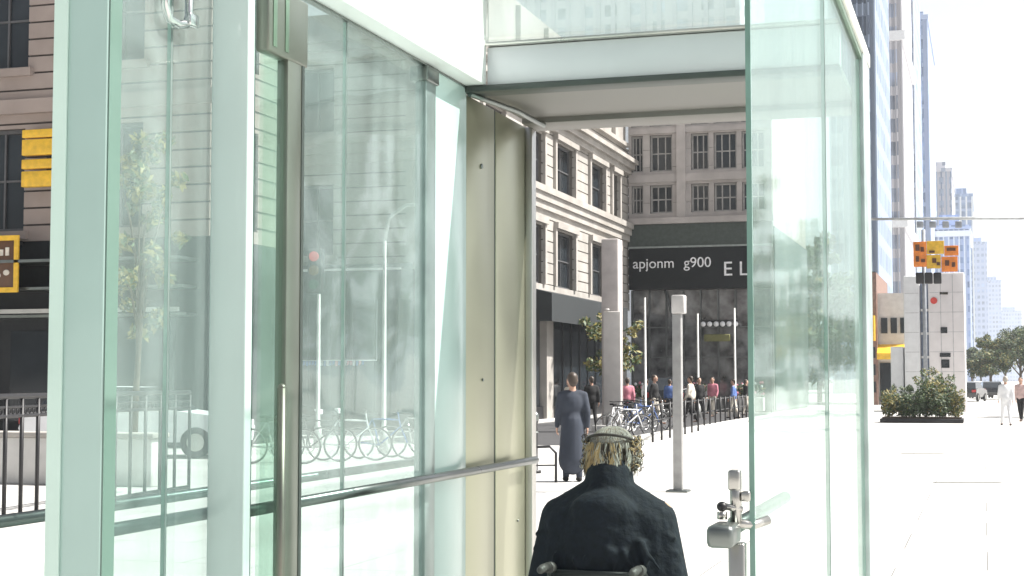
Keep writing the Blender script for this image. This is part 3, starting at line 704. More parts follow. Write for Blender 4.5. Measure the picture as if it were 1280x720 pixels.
# tall glazed shopfront
m = MB(); m.box(BX0+.05, BX1-.05, YB+.2, YB+.25, .1, 6.1); m.build('shop_glass', pmat('street_glass', (.17,.175,.18), .08, .3, .9, 1.6, 0, .8), bB)
m = MB()
for i in range(9): q = BX0+.1+i*.87; m.box(q, q+.07, YB+.05, YB+.198, 0, 6.1)
for z in (2.7, 4.2): m.box(BX0+.17, BX1-.06, YB+.08, YB+.197, z, z+.06)
m.tube([(-15.2,YB-.1,6.1),(-14.2,YB-.1,2.6)], .06, 8, 0)
m.build('shop_mullion', pmat('mullion_grey', (.12,.13,.13), .4, .4), bB)
m = MB()
for i in range(6): m.ball((-13.2+i*.32, YB-.5, 4.35), .13)
m.build_each('globe_lamp', WHITE, bB)
m = MB(); m.tube([(-13.35,YB-.5,4.52),(-11.45,YB-.5,4.52)], .03, 8)
for q in (-13.2,-11.6): m.tube([(q,YB-.5,4.52),(q,YB+.1,4.7)], .025, 6)
m.build('lamp_bar', BLACK, bB)
m = MB(); m.bbox(-13.2,-11.9,YB-.4,YB-.2,3.5,3.85,.05); m.build('menu_board', pmat('olive_board', (.16,.16,.05), .5), bB)

# --- brown building far left
bC = thing('brown_building', 'brownish pink stone building with dark shopfront at the left edge', 'building', (-26, 36, 0))
YC, CX0, CX1 = 32.0, -34.0, -17.4
wl = []
for x in (-31.6,-28.4,-25.2): wl += [(x-.9,x+.9,5.25,7.8), (x-.9,x+.9,9.3,11.8)]
wl += [(-23.9,-22.5,5.25,7.8), (-23.9,-22.45,9.3,11.8), (-20.6,-19.2,5.25,7.8), (-20.6,-19.2,9.3,11.8)]
wall, jn = MB(), MB()
facade(wall, jn, 'y', YC, CX0, CX1, 5.0, 13.2, wl, .42)
facade(wall, jn, 'x', CX1, YC+.4, 35.6, 5.0, 13.2, [(33.3,34.5,5.3,7.8),(33.3,34.5,9.3,11.8)], .42)
wall.build('stone_face', BROWN, bC); jn.build('joint_backing', BROWNJ, bC)
MB().box(CX0, CX1-.4, YC+.4, 35.6, 0, 13).build('core', BROWN, bC)
for w in wl: window(bC, 'y', YC, w, 2, 2, sill=BROWN)
for w in [(33.3,34.5,5.3,7.8),(33.3,34.5,9.3,11.8)]: window(bC, 'x', CX1, w, 2, 2)
m = MB(); m.box(CX0-.1, CX1+.15, YC-.18, YC-.002, 8.15, 8.5); m.box(CX0-.1, CX1+.25, YC-.3, YC-.003, 12.9, 13.4); m.build('cornice', BROWN, bC)
m = MB(); m.box(CX0, CX1-.02, YC+.03, YC+.39, 0, 4.99); m.box(CX1-.39, CX1-.03, YC+.4, 35.6, 0, 4.99); m.build('shop_front', SHOP, bC)
m = MB()
for i, z in enumerate((4.4, 3.75, 3.1)): m.box(CX0+1, CX1-.3, YC-.9+.2*i, YC+.02, z, z+.07)
m.build_each('canopy_slat', STEELD, bC)
m = MB(); m.box(CX0+1, CX1-.3, YC-.95, YC-.8, 3.18, 3.28); m.build('canopy_trim', STEEL, bC)
m = MB()
for q in (-32,-29,-26,-23.8,-22.2,-20.6,-18.9): m.box(q-.6, q+.6, YC-.0, YC+.028, .6, 2.8)
m.build_each('shop_glass', PANE, bC)
# shop sign with yellow frame, projecting yellow banner
sg = thing('hanging_sign', 'brown hanging shop sign in a thick yellow frame on brown building', 'sign', (-22.9, 31.2, 4.4))
m = MB(); m.bbox(-23.9,-22.1,31.15,31.25,3.75,5.0,.02); m.build('sign_face', SIGNBROWN, sg)
m = MB(); m.box(-23.95,-22.0,31.1,31.149,4.94,5.06); m.box(-23.95,-22.0,31.1,31.149,3.69,3.81); m.box(-23.95,-23.83,31.1,31.149,3.811,4.939); m.box(-22.12,-22.0,31.1,31.149,3.811,4.939); m.build('frame', YELLOW, sg)
m = MB(); rnd = random.Random(5)
for i in range(9): m.box(-23.7+i*.165, -23.6+i*.165, 31.13, 31.148, 4.58, 4.58+rnd.uniform(.1,.2))
for i in range(6): m.ball((-23.55+i*.24, 31.14, 4.05+rnd.uniform(0,.22)), (.09,.015,.07))
m.build('sign_motif', CREAMC, sg)
m = MB(); m.box(-22.6,-22.5,31.25,32.0,4.9,5.0); m.box(-23.5,-23.4,31.25,32.0,4.9,5.0); m.build_each('hanger', BLACK, sg)
yb = thing('yellow_sign', 'stack of bright yellow slats projecting from the brown wall', 'sign', (-21.9, 31.6, 7))
m = MB()
for z0, z1 in ((7.48,7.68),(7.05,7.44),(6.72,6.95),(6.28,6.66)): m.bbox(-22.28,-21.3,31.55,31.75,z0,z1,.02)
m.build_each('slat', YELLOW, yb)
m = MB(); m.box(-21.7,-21.6,31.75,32.0,6.4,7.6); m.build('bracket', BLACK, yb)

# --- far pale tower above the lintel and the avenue's towers
def tower(name, label, pxl, pxr, ytop, Y, dep, mat, ribs=None, steps=(), crown=None):
    x0 = PY(pxl, 300, Y)[0]; x1 = PY(pxr, 300, Y)[0]; z1 = max(12, PY((pxl+pxr)/2, ytop, Y)[2])
    t = thing(name, label, 'tower', ((x0+x1)/2, Y, 0))
    m = MB(); m.box(x0, x1, Y, Y+dep, 0, z1); m.build('shaft', mat, t)
    if ribs:
        n, rm = ribs; m = MB(); w = (x1-x0)/n
        for i in range(n+1): q = x0+i*w; m.box(q-w*.14, q+w*.14, Y-.5, Y-.01, 0, z1+.3)
        m.build('ribs', rm, t)
    for yy in steps:
        z = PY((pxl+pxr)/2, yy, Y)[2]; m = MB(); m.box(x0-.6, x1+.6, Y-1, Y-.01, z, z+1.6); m.box(x1+.01, x1+.6, Y-.009, Y+dep, z, z+1.6); m.build('belt', WHITE, t)
    m = MB(); m.box(x0-.4, x1+.4, Y-.7, Y+dep, z1+.01, z1+1.2); m.box((x0*3+x1)/4, (x0+x1*3)/4, Y+dep*.2, Y+dep*.7, z1+1.21, z1+5); m.build('roof', mat, t)
    return t
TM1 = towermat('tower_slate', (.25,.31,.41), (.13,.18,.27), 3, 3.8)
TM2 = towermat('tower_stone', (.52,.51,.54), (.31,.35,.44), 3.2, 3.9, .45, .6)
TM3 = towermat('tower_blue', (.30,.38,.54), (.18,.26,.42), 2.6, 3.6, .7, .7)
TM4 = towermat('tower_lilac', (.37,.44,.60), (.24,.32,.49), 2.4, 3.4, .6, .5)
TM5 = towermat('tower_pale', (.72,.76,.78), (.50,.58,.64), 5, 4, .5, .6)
RIB = pmat('rib_pale', (.62,.66,.70), .6)
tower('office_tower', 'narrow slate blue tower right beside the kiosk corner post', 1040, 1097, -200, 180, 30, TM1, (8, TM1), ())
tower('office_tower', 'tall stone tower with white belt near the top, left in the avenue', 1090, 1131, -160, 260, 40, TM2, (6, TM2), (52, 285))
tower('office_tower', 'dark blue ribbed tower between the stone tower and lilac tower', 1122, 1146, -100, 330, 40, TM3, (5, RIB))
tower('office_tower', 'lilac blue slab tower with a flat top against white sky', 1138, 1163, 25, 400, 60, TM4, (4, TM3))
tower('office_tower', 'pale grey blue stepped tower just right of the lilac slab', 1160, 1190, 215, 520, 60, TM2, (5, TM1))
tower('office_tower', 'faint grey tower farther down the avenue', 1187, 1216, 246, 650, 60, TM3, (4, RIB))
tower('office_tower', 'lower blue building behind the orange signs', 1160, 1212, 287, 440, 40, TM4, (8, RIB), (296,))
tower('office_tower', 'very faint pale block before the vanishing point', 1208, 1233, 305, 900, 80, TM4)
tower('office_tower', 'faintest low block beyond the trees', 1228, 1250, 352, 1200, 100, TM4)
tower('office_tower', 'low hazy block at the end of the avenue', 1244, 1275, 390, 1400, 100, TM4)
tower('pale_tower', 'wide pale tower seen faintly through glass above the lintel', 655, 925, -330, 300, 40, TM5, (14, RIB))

# --- low shops on the right side of the kiosk
rs = thing('brick_shop', 'low red brick shop with yellow awnings by the kiosk corner', 'shop', (-5.2, 100, 0))
xa = PY(1078, 400, 100)[0]; xb = PY(1096, 400, 100)[0]; xc = PY(1131, 400, 100)[0]
MB().box(xa, xb, 100, 112, 0, 8.5).build('brick_wall', REDB, rs)
MB().box(xb+.003, xc, 101, 112, 0, 7.2).build('side_wall', PALE, rs)
m = MB(); m.box(xb-1.0, xb-.1, 99.2, 99.99, 4.1, 5.7); m.build_each('blade_sign', YELLOW, rs)
m = MB(); m.quad([(xb,100.99,3.9),(xc,100.99,3.9),(xc,99.6,3.3),(xb,99.6,3.3)]); m.box(xb, xc, 99.58, 99.6, 2.9, 3.3); m.build('awning', YELLOW, rs)
m = MB()
for i in range(3):
    m.box(xb+.2+i*.6, xb+.6+i*.6, 100.9, 100.995, 4.6, 5.6)
    for k in range(3): m.box(xb-.9+i*.3, xb-.72+i*.3, 99.93, 99.995, .8+k*1.1, 1.5+k*1.1)
m.box(xb+.1, xc-.1, 100.92, 100.996, .2, 2.7); m.build_each('window', PANE, rs)

# --- white clad pavilion with two shafts and glass strip
pv = thing('white_pavilion', 'white clad street pavilion with twin shafts behind the plant bed', 'pavilion', (-2, 80, 0))
def pxx(p, Y=80): return PY(p, 400, Y)[0]
m = MB(); m.bbox(pxx(1130), pxx(1150), 80, 82.5, 0, 6.9, .04); m.bbox(pxx(1112), pxx(1128), 80.4, 82, 0, 3.3, .04); m.build_each('shaft', WHITE, pv)
m = MB(); m.bbox(pxx(1161), pxx(1206), 79.6, 83, 0, 7.0, .04); m.build('shaft', pmat('warm_white', (.72,.69,.70), .5, 0, .05, 2), pv)
m = MB()
for z in (1.0,2.0,3.0,4.0,5.0,6.0): m.box(pxx(1161)+.05, pxx(1206)-.05, 79.594, 79.601, z, z+.025); m.box(pxx(1130)+.05, pxx(1150)-.05, 79.994, 80.001, z, z+.025)
for q in (1176, 1191): m.box(pxx(q), pxx(q)+.03, 79.590, 79.5935, .1, 6.9)
m.build('panel_joint', pmat('joint_pale', (.45,.45,.47), .7), pv)
m = MB(); m.box(pxx(1150.5), pxx(1160.5), 80.4, 82, 0, 6.8)
m.build('glass_strip', pmat('strip_glass', (.18,.22,.30), .15), pv)
m = MB()
for z in (1.5, 2.7, 3.9, 5.1): m.box(pxx(1150.5), pxx(1160.5), 80.3, 80.399, z, z+.12)
m.build_each('strip_bar', WHITE, pv)
m = MB(); m.tube([(pxx(1168),79.58,5.6),(pxx(1168),79.54,5.6)], .17, 20); m.build('red_roundel', pmat('red_paint', (.55,.05,.04), .5), pv)
m = MB()
for q, z, w_, h_ in ((1180, 3.95,.16,.3),(1181, 2.75,.26,.2),(1181,2.2,.2,.42),(1180.5,5.9,.2,.12)): m.box(pxx(q)-w_, pxx(q)+w_, 79.55, 79.597, z, z+h_)
m.build_each('panel_window', CARGLASS, pv)

# --- orange sign cluster on its post
sp = thing('sign_cluster', 'cluster of orange and yellow road signs high on a grey post', 'sign', (pxx(1155, 70), 70, 0))
def P70(px, py): q = PY(px, py, 70); return q[0], q[2]
def brd(x0, y0, x1, y1, mat, dy=0):
    a, zb = P70(x0, y1); b_, za = P70(x1, y0)
    MB().bbox(a, b_, 69.9-dy, 69.96-dy, zb, za, .015).build('sign_panel', mat, sp)
brd(1142,302,1158,334,ORANGE); brd(1158.6,301,1180,318,YELLOW); brd(1158.6,318.6,1176,336,YELLOW,.01); brd(1180.6,307,1198,320,ORANGE,.02); brd(1177,320.6,1197,340,ORANGE)
m = MB(); rnd = random.Random(8)
for (cx, cy, w, h) in ((1147,310,5,8),(1153,312,4,6),(1147,324,4,7),(1154,326,5,4),(1165,315,7,3),(1168,326,5,6),(1173,330,4,4),(1189,312,11,4),(1184,329,5,7),(1192,331,4,6)):
    a, zb = P70(cx-w/2, cy+h/2); b_, za = P70(cx+w/2, cy-h/2)
    m.box(a, b_, 69.83, 69.862, zb, za)
m.build('sign_marks', pmat('mark_brown', (.10,.035,.01), .6), sp)
a, z = P70(1155, 345)
m = MB(); m.tube([(a,70.03,0),(a,70.03,8.3)], .09, 10); m.build('post', pmat('post_paint', (.28,.30,.33), .5), sp)
m = MB()
for q in (1150, 1161, 1172):
    qx, qz = P70(q, 348); m.bbox(qx-.17, qx+.17, 69.7, 69.99, qz-.25, qz+.25, .05)
m.build_each('signal_head', BLACK, sp)
# mast arm across the sky
ma = thing('traffic_mast', 'long pale mast arm reaching across the avenue from a pole at right', 'mast', (PY(1310, 273, 60)[0], 60, 0))
q0 = PY(1306, 272, 60); q1 = PY(1086, 274, 60)
m = MB(); m.tube([(q0[0],60,0),(q0[0],60,q0[2]+.5)], [.14,.1], 12); m.build('pole', pmat('galv', (.50,.52,.53), .5, .3), ma)
m = MB(); m.tube([(q0[0],60,q0[2]),(q1[0],60,q1[2])], [.07,.05], 10); m.build('arm', MATS['galv'], ma)
m = MB()
for px in (1150,1166,1182,1198): q = PY(px, 274, 60); m.bbox(q[0]-.12, q[0]+.12, 59.9, 60.1, q[2]-.33, q[2]-.08, .03)
m.build_each('arm_fitting', MATS['post_paint'], ma)

# ================================================================== GREENERY
def leafclump(mb, c, rad, n, size, rnd, wts=(5, 4, 1)):
    for i in range(n):
        while True:
            p = Vector((rnd.uniform(-1,1), rnd.uniform(-1,1), rnd.uniform(-1,1)))
            if p.length < 1: break
        p = Vector((c[0]+p.x*rad[0], c[1]+p.y*rad[1], c[2]+p.z*rad[2]))
        a = Vector((rnd.gauss(0,1), rnd.gauss(0,1), rnd.gauss(0,1))).normalized(); b_ = a.orthogonal().normalized(); s_ = size*rnd.uniform(.6,1.4)
        mi = rnd.choices((0,1,2), wts)[0]
        mb.quad([p-a*s_, p+b_*s_*.4, p+a*s_, p-b_*s_*.4], mi)
bed = thing('plant_bed', 'low black planter filled with shrubs and golden flowers on the white plaza', 'planter', (-2.3, 59.6, 0))
m = MB(); m.bbox(-3.75,-.75,58.6,60.6,0,.16,.03); m.build('planter_box', BLACK, bed)
m = MB(); m.box(-3.68,-.82,58.67,60.53,.162,.2); m.build('soil', SOIL, bed)
rnd = random.Random(21)
shrubs = [(-3.45,59.2,.5,.3,(2,3,6)),(-3.0,59.6,.62,.42,(6,3,1)),(-2.5,59.0,.6,.45,(7,3,0)),(-2.1,59.7,.8,.5,(5,4,2)),(-1.75,59.3,1.0,.52,(3,5,4)),(-1.4,59.8,.9,.45,(4,5,2)),(-1.05,59.2,.55,.36,(2,3,6)),(-2.8,58.95,.4,.3,(6,2,1)),(-1.6,58.9,.5,.36,(6,3,1))]
slab = ['golden flowering shrub at the left end of the plant bed','dark rounded shrub second from the left in plant bed','dark low shrub at the front of the plant bed','mid green shrub behind the middle of plant bed','tallest yellow green shrub standing up in the plant bed','green shrub right behind the tallest one','golden flowering shrub at the right end of plant bed','small dark ground shrub at front left of the bed','dark leafy shrub in front of the tallest shrub']
for (x, y, h, r, w), lb in zip(shrubs, slab):
    t = thing('shrub', lb, 'shrub', (x,y,.2), 0, 'shrubs in the plant bed')
    m = MB(); leafclump(m, (x,y,.2+h*.75), (r,r,h*.75), int(620*r/.4), .07, rnd, w)
    for k in range(14): a = rnd.uniform(0,6.28); q = Vector((x+r*.8*math.cos(a), y+r*.8*math.sin(a), .25+h*rnd.uniform(1,1.75))); leafclump(m, q, (.12,.12,.14), 22, .06, rnd, w)
    m.build('foliage', LEAFS, t)
    m = MB()
    for k in range(5): a = k*1.26; m.tube([(x,y,.19),(x+r*.3*math.cos(a),y+r*.3*math.sin(a),.2+h)], [.018,.006], 6)
    m.build('stem', BARK, t)
def tree(label, x, y, h, r, seed, group, n=2600, w=(5,4,1), leaf=.22, trunk=.18, low=.5, sub=4):
    rnd = random.Random(seed); t = thing('street_tree', label, 'tree', (x,y,0), 0, group)
    tr = MB(); lean = rnd.uniform(-.3,.3); top = Vector((x+lean, y, h*.62))
    tr.tube([(x,y,0),(x+lean*.3,y,h*.25),tuple(top)], [trunk,trunk*.75,trunk*.4], 10)
    cr = MB(); tips = []
    for k in range(9):
        a = k*2.4+rnd.uniform(-.3,.3); z0 = h*rnd.uniform(.3,.55); p0 = Vector((x+lean*z0/h, y, z0)); p1 = Vector((x+r*rnd.uniform(.4,.85)*math.cos(a), y+r*rnd.uniform(.4,.85)*math.sin(a), h*rnd.uniform(low,.92)))
        tr.tube([p0, p0.lerp(p1,.5)+Vector((0,0,.15*h*.3)), p1], [trunk*.4,trunk*.25,trunk*.08], 7); tips.append(p1)
    tips.append(Vector((x,y,h*.92)))
    for p in tips:
        for j in range(sub):
            q = p+Vector((rnd.gauss(0,r*.25), rnd.gauss(0,r*.25), rnd.gauss(0,h*.06))); rr = r*rnd.uniform(.16,.32)
            leafclump(cr, q, (rr,rr,rr*.75), n//40, leaf, rnd, w)
    tr.build('trunk', BARK, t); cr.build('crown', LEAFS, t)
tl = ['small yellowish tree nearest the avenue at right','dark bushy tree at the right edge of the photo','broad tree between the two right hand trees','small far tree beside the white pavilion','thin tree in the distance past the parked cars']
for i, (px, Y, h, r) in enumerate(((1238,150,5.4,1.9),(1276,150,6.2,2.6),(1256,175,6.4,2.4),(1216,190,5.2,1.6),(1226,240,6,2.2))):
    tree(tl[i], PY(px,450,Y)[0], Y, h, r, 40+i, 'trees at the end of the plaza', 5000, w=(3,5,3) if i % 2 == 0 else (6,4,1), leaf=.13, sub=7)
tree('thin street tree with yellowish leaves before the dark awning', -15.0, 62.5, 4.6, 1.1, 77, 'street trees by the road', 1500, (2,3,4), .13, .09)
tree('slim yellowish street tree by the brown building seen through the nearest pane', -15.6, 25.8, 6.3, .8, 78, 'street trees by the road', 2000, (2,3,5), .09, .08, .45)

for i, (x, y, h, r) in enumerate(((6.4,70,8.4,1.6),(9.4,72,10,2.3),(13.5,70,11,2.6),(17,66,13,3.4),(11,50,9,2.2),(23,70,17,4.6),(30,72,17,4.8),(38,74,16,4.6),(47,72,16,4.8))):
    tree(['slim park tree just beyond the right edge of the photo','leafy park tree second beyond the right edge','tall park tree third beyond the right edge','broad park tree farthest to the right','nearest park tree off to the right','huge park tree well outside the right edge','huge park tree next to last outside the right edge','big park tree deep in the park to the right','last park tree far out to the right'][i], x, y, h, r, 60+i, 'park trees across the plaza', 5200, (6,5,1), .22, low=.22, sub=6)
# ================================================================== STREET FURNITURE
# stone pylon and plain post
py_ = thing('street_pylon', 'tall grey stone pylon standing beyond the seated person', 'pylon', (-10.9,45.8,0))
m = MB(); m.bbox(-11.22,-10.68,45.5,46.1,.0,5.95,.04); m.build('shaft', pmat('pylon_stone', (.40,.37,.36), .8, 0, .12, 3, .2), py_)
m = MB(); m.bbox(-11.13,-10.58,45.35,45.495,.0,3.7,.03); m.tube([(-11.0,45.3,3.72),(-11.0,45.3,3.78)], .08, 12); m.build('front_slab', pmat('pylon_slab', (.50,.48,.46), .8, 0, .1, 3), py_)
m = MB(); m.bbox(-11.45,-10.35,45.1,46.3,0,.22,.03); m.build('plinth', PALE, py_)
ps = thing('street_post', 'slim pale steel post with a boxy head right of the seated person', 'post', (-4.2,21.6,0))
m = MB(); m.bbox(-4.27,-4.14,21.55,21.68,0,2.55,.012); m.build('pole', pmat('post_pale', (.34,.34,.335), .5, .3), ps)
m = MB(); m.bbox(-4.275,-4.085,21.52,21.71,2.55,2.82,.02); m.build('head', pmat('head_pale', (.45,.44,.43), .5), ps)
m = MB(); m.bbox(-4.36,-4.05,21.46,21.77,0,.03,.008); m.build('base_plate', STEELD, ps)
def streetpole(lab, name, px, Y, ytop, arm=None):
    x, _, z = PY(px, ytop, Y); t = thing(name, lab, 'pole', (x,Y,0))
    m = MB(); m.tube([(x,Y,0),(x,Y,.5),(x,Y,.52),(x,Y,z)], [.11,.09,.055,.04], 12); m.build('pole', pmat('pole_pale', (.42,.43,.42), .5, .3) if 'pole_pale' not in MATS else MATS['pole_pale'], t)
    return t, x, z
for lab, px, Y, yt in (('thin pale pole between the pylon and the boxy post', 806, 58, 372), ('thin pale pole just right of the boxy post', 872, 64, 392), ('thin pale pole next to the green glass edge', 918, 66, 385)): streetpole(lab, 'street_pole', px, Y, yt)
t, x, z = streetpole('pale street lamp pole beside the white sign box, seen through the main pane', 'street_lamp', 481, 31, 300)
m = MB(); m.tube([(x,31,z),(x+.1,31,z+.5),(x+.5,31,z+.75),(x+1.0,31,z+.78)], [.05,.045,.04,.04], 8); m.build('arm', MATS['pole_pale'], t)
m = MB(); m.ball((x+1.2,31,z+.74), (.3,.13,.08)); m.build('lamp_head', STEELD, t)
t, x, z = streetpole('traffic light with red lens seen through the left of the main pane', 'traffic_light', 399, 33, 318)
m = MB(); m.bbox(x-.18,x+.18,32.72,32.94,z-.95,z+.12,.03); hd_ = m.build('signal_head', BLACK, t)
for k, (nm, mt) in enumerate((('red_lens', pmat('lens_red', (.75,.05,.05), .3)), ('amber_lens', pmat('lens_amber', (.12,.07,.01), .3)), ('green_lens', pmat('lens_green', (.01,.08,.04), .3)))):
    m = MB(); m.tube([(x,32.715,z-.07-.33*k),(x,32.68,z-.07-.33*k)], .12, 16); m.build(nm, mt, hd_)
for i, (px, Y, h, r) in enumerate(((978,100,10.5,2.6),(1000,106,12.0,3.2),(1024,112,11.0,2.9))):
    tree(['dense tree at the shop building corner, seen through the side glass','tallest dense tree of three behind the side glass','dense tree behind the side glass nearest the corner post'][i], PY(px,450,Y)[0], Y, h, r, 120+i, 'trees behind the side glass', 5200, (6,5,1), .26, .2, .2, 6)
# thin cast shadows drawn as flat dark strips on the paving
for lab, cx, cy, ln in (('longer dark shadow streak painted on the white paving right of the kiosk', -.28, 24.9, 1.05), ('short dark shadow streak painted on the white paving close to the corner post', -1.30, 34.3, .9)):
    t = thing('shadow_streak', lab, 'painted_shadow', (cx, cy, 0), R(17))
    m = MB(); m.box(-ln/2, ln/2, -.055, .055, .002, .006); m.build('shadow_strip', SEAM, t, world=False)  # dark colour put in for a streak of cast shade
    m = MB(); m.box(-ln/2-.02, ln/2+.02, -.075, -.056, .002, .008); m.box(-ln/2-.02, ln/2+.02, .056, .075, .002, .008); m.build_each('strip_edge', STEEL, None) if 0 else m.build('strip_edge', STEEL, t, world=False)
# low hoop barriers near the kiosk
hoop0 = None
def hoops(lab, x, y, rz):
    t = thing('hoop_barrier', lab, 'barrier', (x,y,0), rz, 'low hoop barriers on the plaza')
    m = MB(); m.tube([(-.55,0,0),(-.55,0,.40),(-.45,0,.52),(.45,0,.56),(.55,0,.46),(.55,0,0)], .022, 10); m.build('hoop', BLACK, t, world=False)
    m = MB(); m.tube([(-.53,0,.25),(.53,0,.27)], .012, 8); m.build('cross_bar', BLACK, t, world=False); return t
hoops('low black hoop barrier just past the doorway jamb', -6.95, 22.9, R(10))
bo = thing('bollard', 'slender dark bollard with a banded head left of the blue coat', 'bollard', (-6.72,23.4,0))
bo.location = (-7.4, 25.2, 0)
m = MB(); m.tube([(0,0,0),(0,0,.05),(0,0,.06),(0,0,.85),(0,0,.9)], [.11,.11,.055,.05,.07], 14); m.build('shaft', BLACK, bo, world=False)
m = MB(); m.tube([(0,0,.9),(0,0,1.0),(0,0,1.06)], [.07,.075,.03], 14); m.ring((0,0,.7), (0,0,1), .056, .012); m.build('head', STEELD, bo, world=False)
# kerb railing along the road
kr = thing('kerb_railing', 'low dark railing along the kerb before the shopfront', 'railing', (-8.5,48,0))
pts = [(-8.15,38.5),(-8.45,44),(-8.75,50),(-9.0,56),(-9.25,62)]
m = MB()
for z in (.55, .95): m.tube([(x,y,z) for x, y in pts], .022, 8)
m.build('rail', BLACK, kr)
for i in range(17):
    y = 38.5+i*23.5/16; x = -8.15-1.1*(y-38.5)/23.5
    m = MB(); m.tube([(x,y,0),(x,y,1.0)], .03, 8); m.build('baluster', BLACK, kr)
# black fence at left
fe = thing('iron_fence', 'black iron fence with vertical bars on the white plaza at left', 'fence', (-10.3,14.8,0))
def fx(y): return -10.2-.24*(y-14.2)+.02*(y-14.2)**2
ys = [11.2+.44*i for i in range(20)]
m = MB()
for z, r in ((1.42,.032),(1.30,.016),(1.20,.022),(.07,.028)): m.tube([(fx(y),y,z) for y in ys], r, 8)
m.build('rail', BLACK, fe)
for y in ys:
    m = MB(); m.tube([(fx(y),y,0),(fx(y),y,1.44)], .024, 8); m.build('bar', BLACK, fe)
m = MB()
for i in range(len(ys)-1):
    for k in range(3): y = ys[i]+.11+.11*k; m.ring((fx(y),y,1.25), (1,.2,0), .035, .008, 12, 6)
m.build('scrollwork', BLACK, fe)
lw = thing('low_wall', 'low beige stone wall behind the black iron fence', 'wall', (-15,20.5,0))
m = MB(); m.bbox(-19,-11.9,20.2,20.6,0,.72,.02); m.build('wall_body', PALE, lw)
m = MB(); m.bbox(-19.05,-11.85,20.15,20.65,.722,.80,.015); m.build('coping', STONE_A, lw)

# flower boxes along the tall shopfront
fb = ['flower box with pink blossoms at the left end of the dark shopfront','flower box with pink blossoms under the middle of the black sign','flower box with pink blossoms near the right end of the shopfront']
rnd = random.Random(33)
for i, x in enumerate((-15.9,-13.4,-10.9)):
    t = thing('flower_box', fb[i], 'planter', (x,73.9,0), 0, 'flower boxes before the shopfront')
    m = MB(); m.bbox(x-.75,x+.75,73.6,74.2,.1,.75,.04); m.build('box', PALE, t)
    m = MB()
    for k in range(9): leafclump(m, (x-.65+k*.16,73.9,1.05), (.2,.25,.35), 60, .09, rnd, (5,5,1))
    m.build('leaves', LEAFS, t)
    m = MB()
    for k in range(45): m.ball((x+rnd.uniform(-.75,.75),73.9+rnd.uniform(-.3,.2),1.0+rnd.uniform(-.1,.5)), rnd.uniform(.04,.075), rnd.choice((0,0,1)), 6)
    m.build('blossoms', [PINK, WHITE], t)
# bicycles
def bicycle(name, label, loc, rz, lean, fm):
    t = thing(name, label, 'bicycle', loc, rz, 'bicycles parked by the kerb'); t.rotation_euler = (lean, 0, rz)
    for x in (-.52, .52):
        w = MB(); w.ring((x,0,.34), (0,1,0), .325, .018, 26, 7); w = w.build('wheel', RUBBER, t, world=False)
        g = MB(); g.ring((x,0,.34), (0,1,0), .305, .008, 26, 6)
        for i in range(10): a = i*math.pi/5; g.tube([(x,0,.34),(x+.3*math.cos(a),0,.34+.3*math.sin(a))], .003, 4)
        g.build('rim', CHROME, w, world=False)
    f = MB(); bb = (-.08,0,.29); sd = (-.2,0,.82); hd = (.36,0,.80); hl = (.39,0,.66)
    for a, b_ in ((bb,sd),(sd,hd),(bb,hl),(hd,hl),((-.52,0,.34),bb),((-.52,0,.34),sd),(hl,(.52,0,.34))): f.tube([a,b_], .017, 8)
    f.tube([(.36,0,.80),(.34,0,.95)], .014, 8); f.build('frame', fm, t, world=False)
    f = MB(); f.bbox(-.33,-.09,-.07,.07,.88,.93,.02); f.tube([sd,(-.21,0,.88)], .013, 8); f.build('saddle', BLACKC, t, world=False)
    f = MB(); f.tube([(.26,-.28,.99),(.34,-.2,.97),(.34,.2,.97),(.26,.28,.99)], .013, 8); f.build('handlebar', BLACK, t, world=False)
    f = MB(); f.ring(bb, (0,1,0), .085, .01, 18, 6); f.tube([(-.08,-.08,.29),(.08,-.08,.24)], .01, 6); f.tube([(-.08,.08,.29),(-.24,.08,.34)], .01, 6); f.build('crank', CHROME, t, world=False)
    return t
bikelab = ['silver bicycle at the left end of the row seen through the glass wall','dark bicycle second in the row behind the glass wall','white framed bicycle in the middle of the row behind glass','blue bicycle next to the white framed one behind glass','silver bicycle fifth in the row near the end fin','black bicycle last in the row by the end fin']
fms = [CHROME, BLACK, WHITE, BLUE, CHROME, BLACK]
for i in range(6):
    bicycle('bicycle', bikelab[i], (-12.9+i*.42, 26.5+i*.75, 0), R(20+random.uniform(-18,18)), R(random.uniform(-8,8)), fms[i])
bl2_ = None
bl2 = ['white bicycle nearest the pylon by the kerb railing','black bicycle leaning on the railing beyond the pylon','blue bicycle parked before the shopfront','silver bicycle farther along the kerb railing','dark bicycle at the far end by the shopfront','chrome bicycle right behind the railing start','black bicycle standing out in the road lane','white bicycle standing crosswise in the road lane','blue bicycle standing alone near the middle of the road']
for i in range(9):
    bicycle('bicycle', bl2[i], ((-9.3-.25*i if i < 5 else -10.2-.5*(i-5))+random.uniform(-.1,.1), (40+i*2.6 if i < 5 else 43+3.1*(i-5)), 0), R(70+random.uniform(-50,40)), R(random.uniform(-6,6)), (WHITE, BLACK, BLUE, CHROME, BLACK)[i % 5])

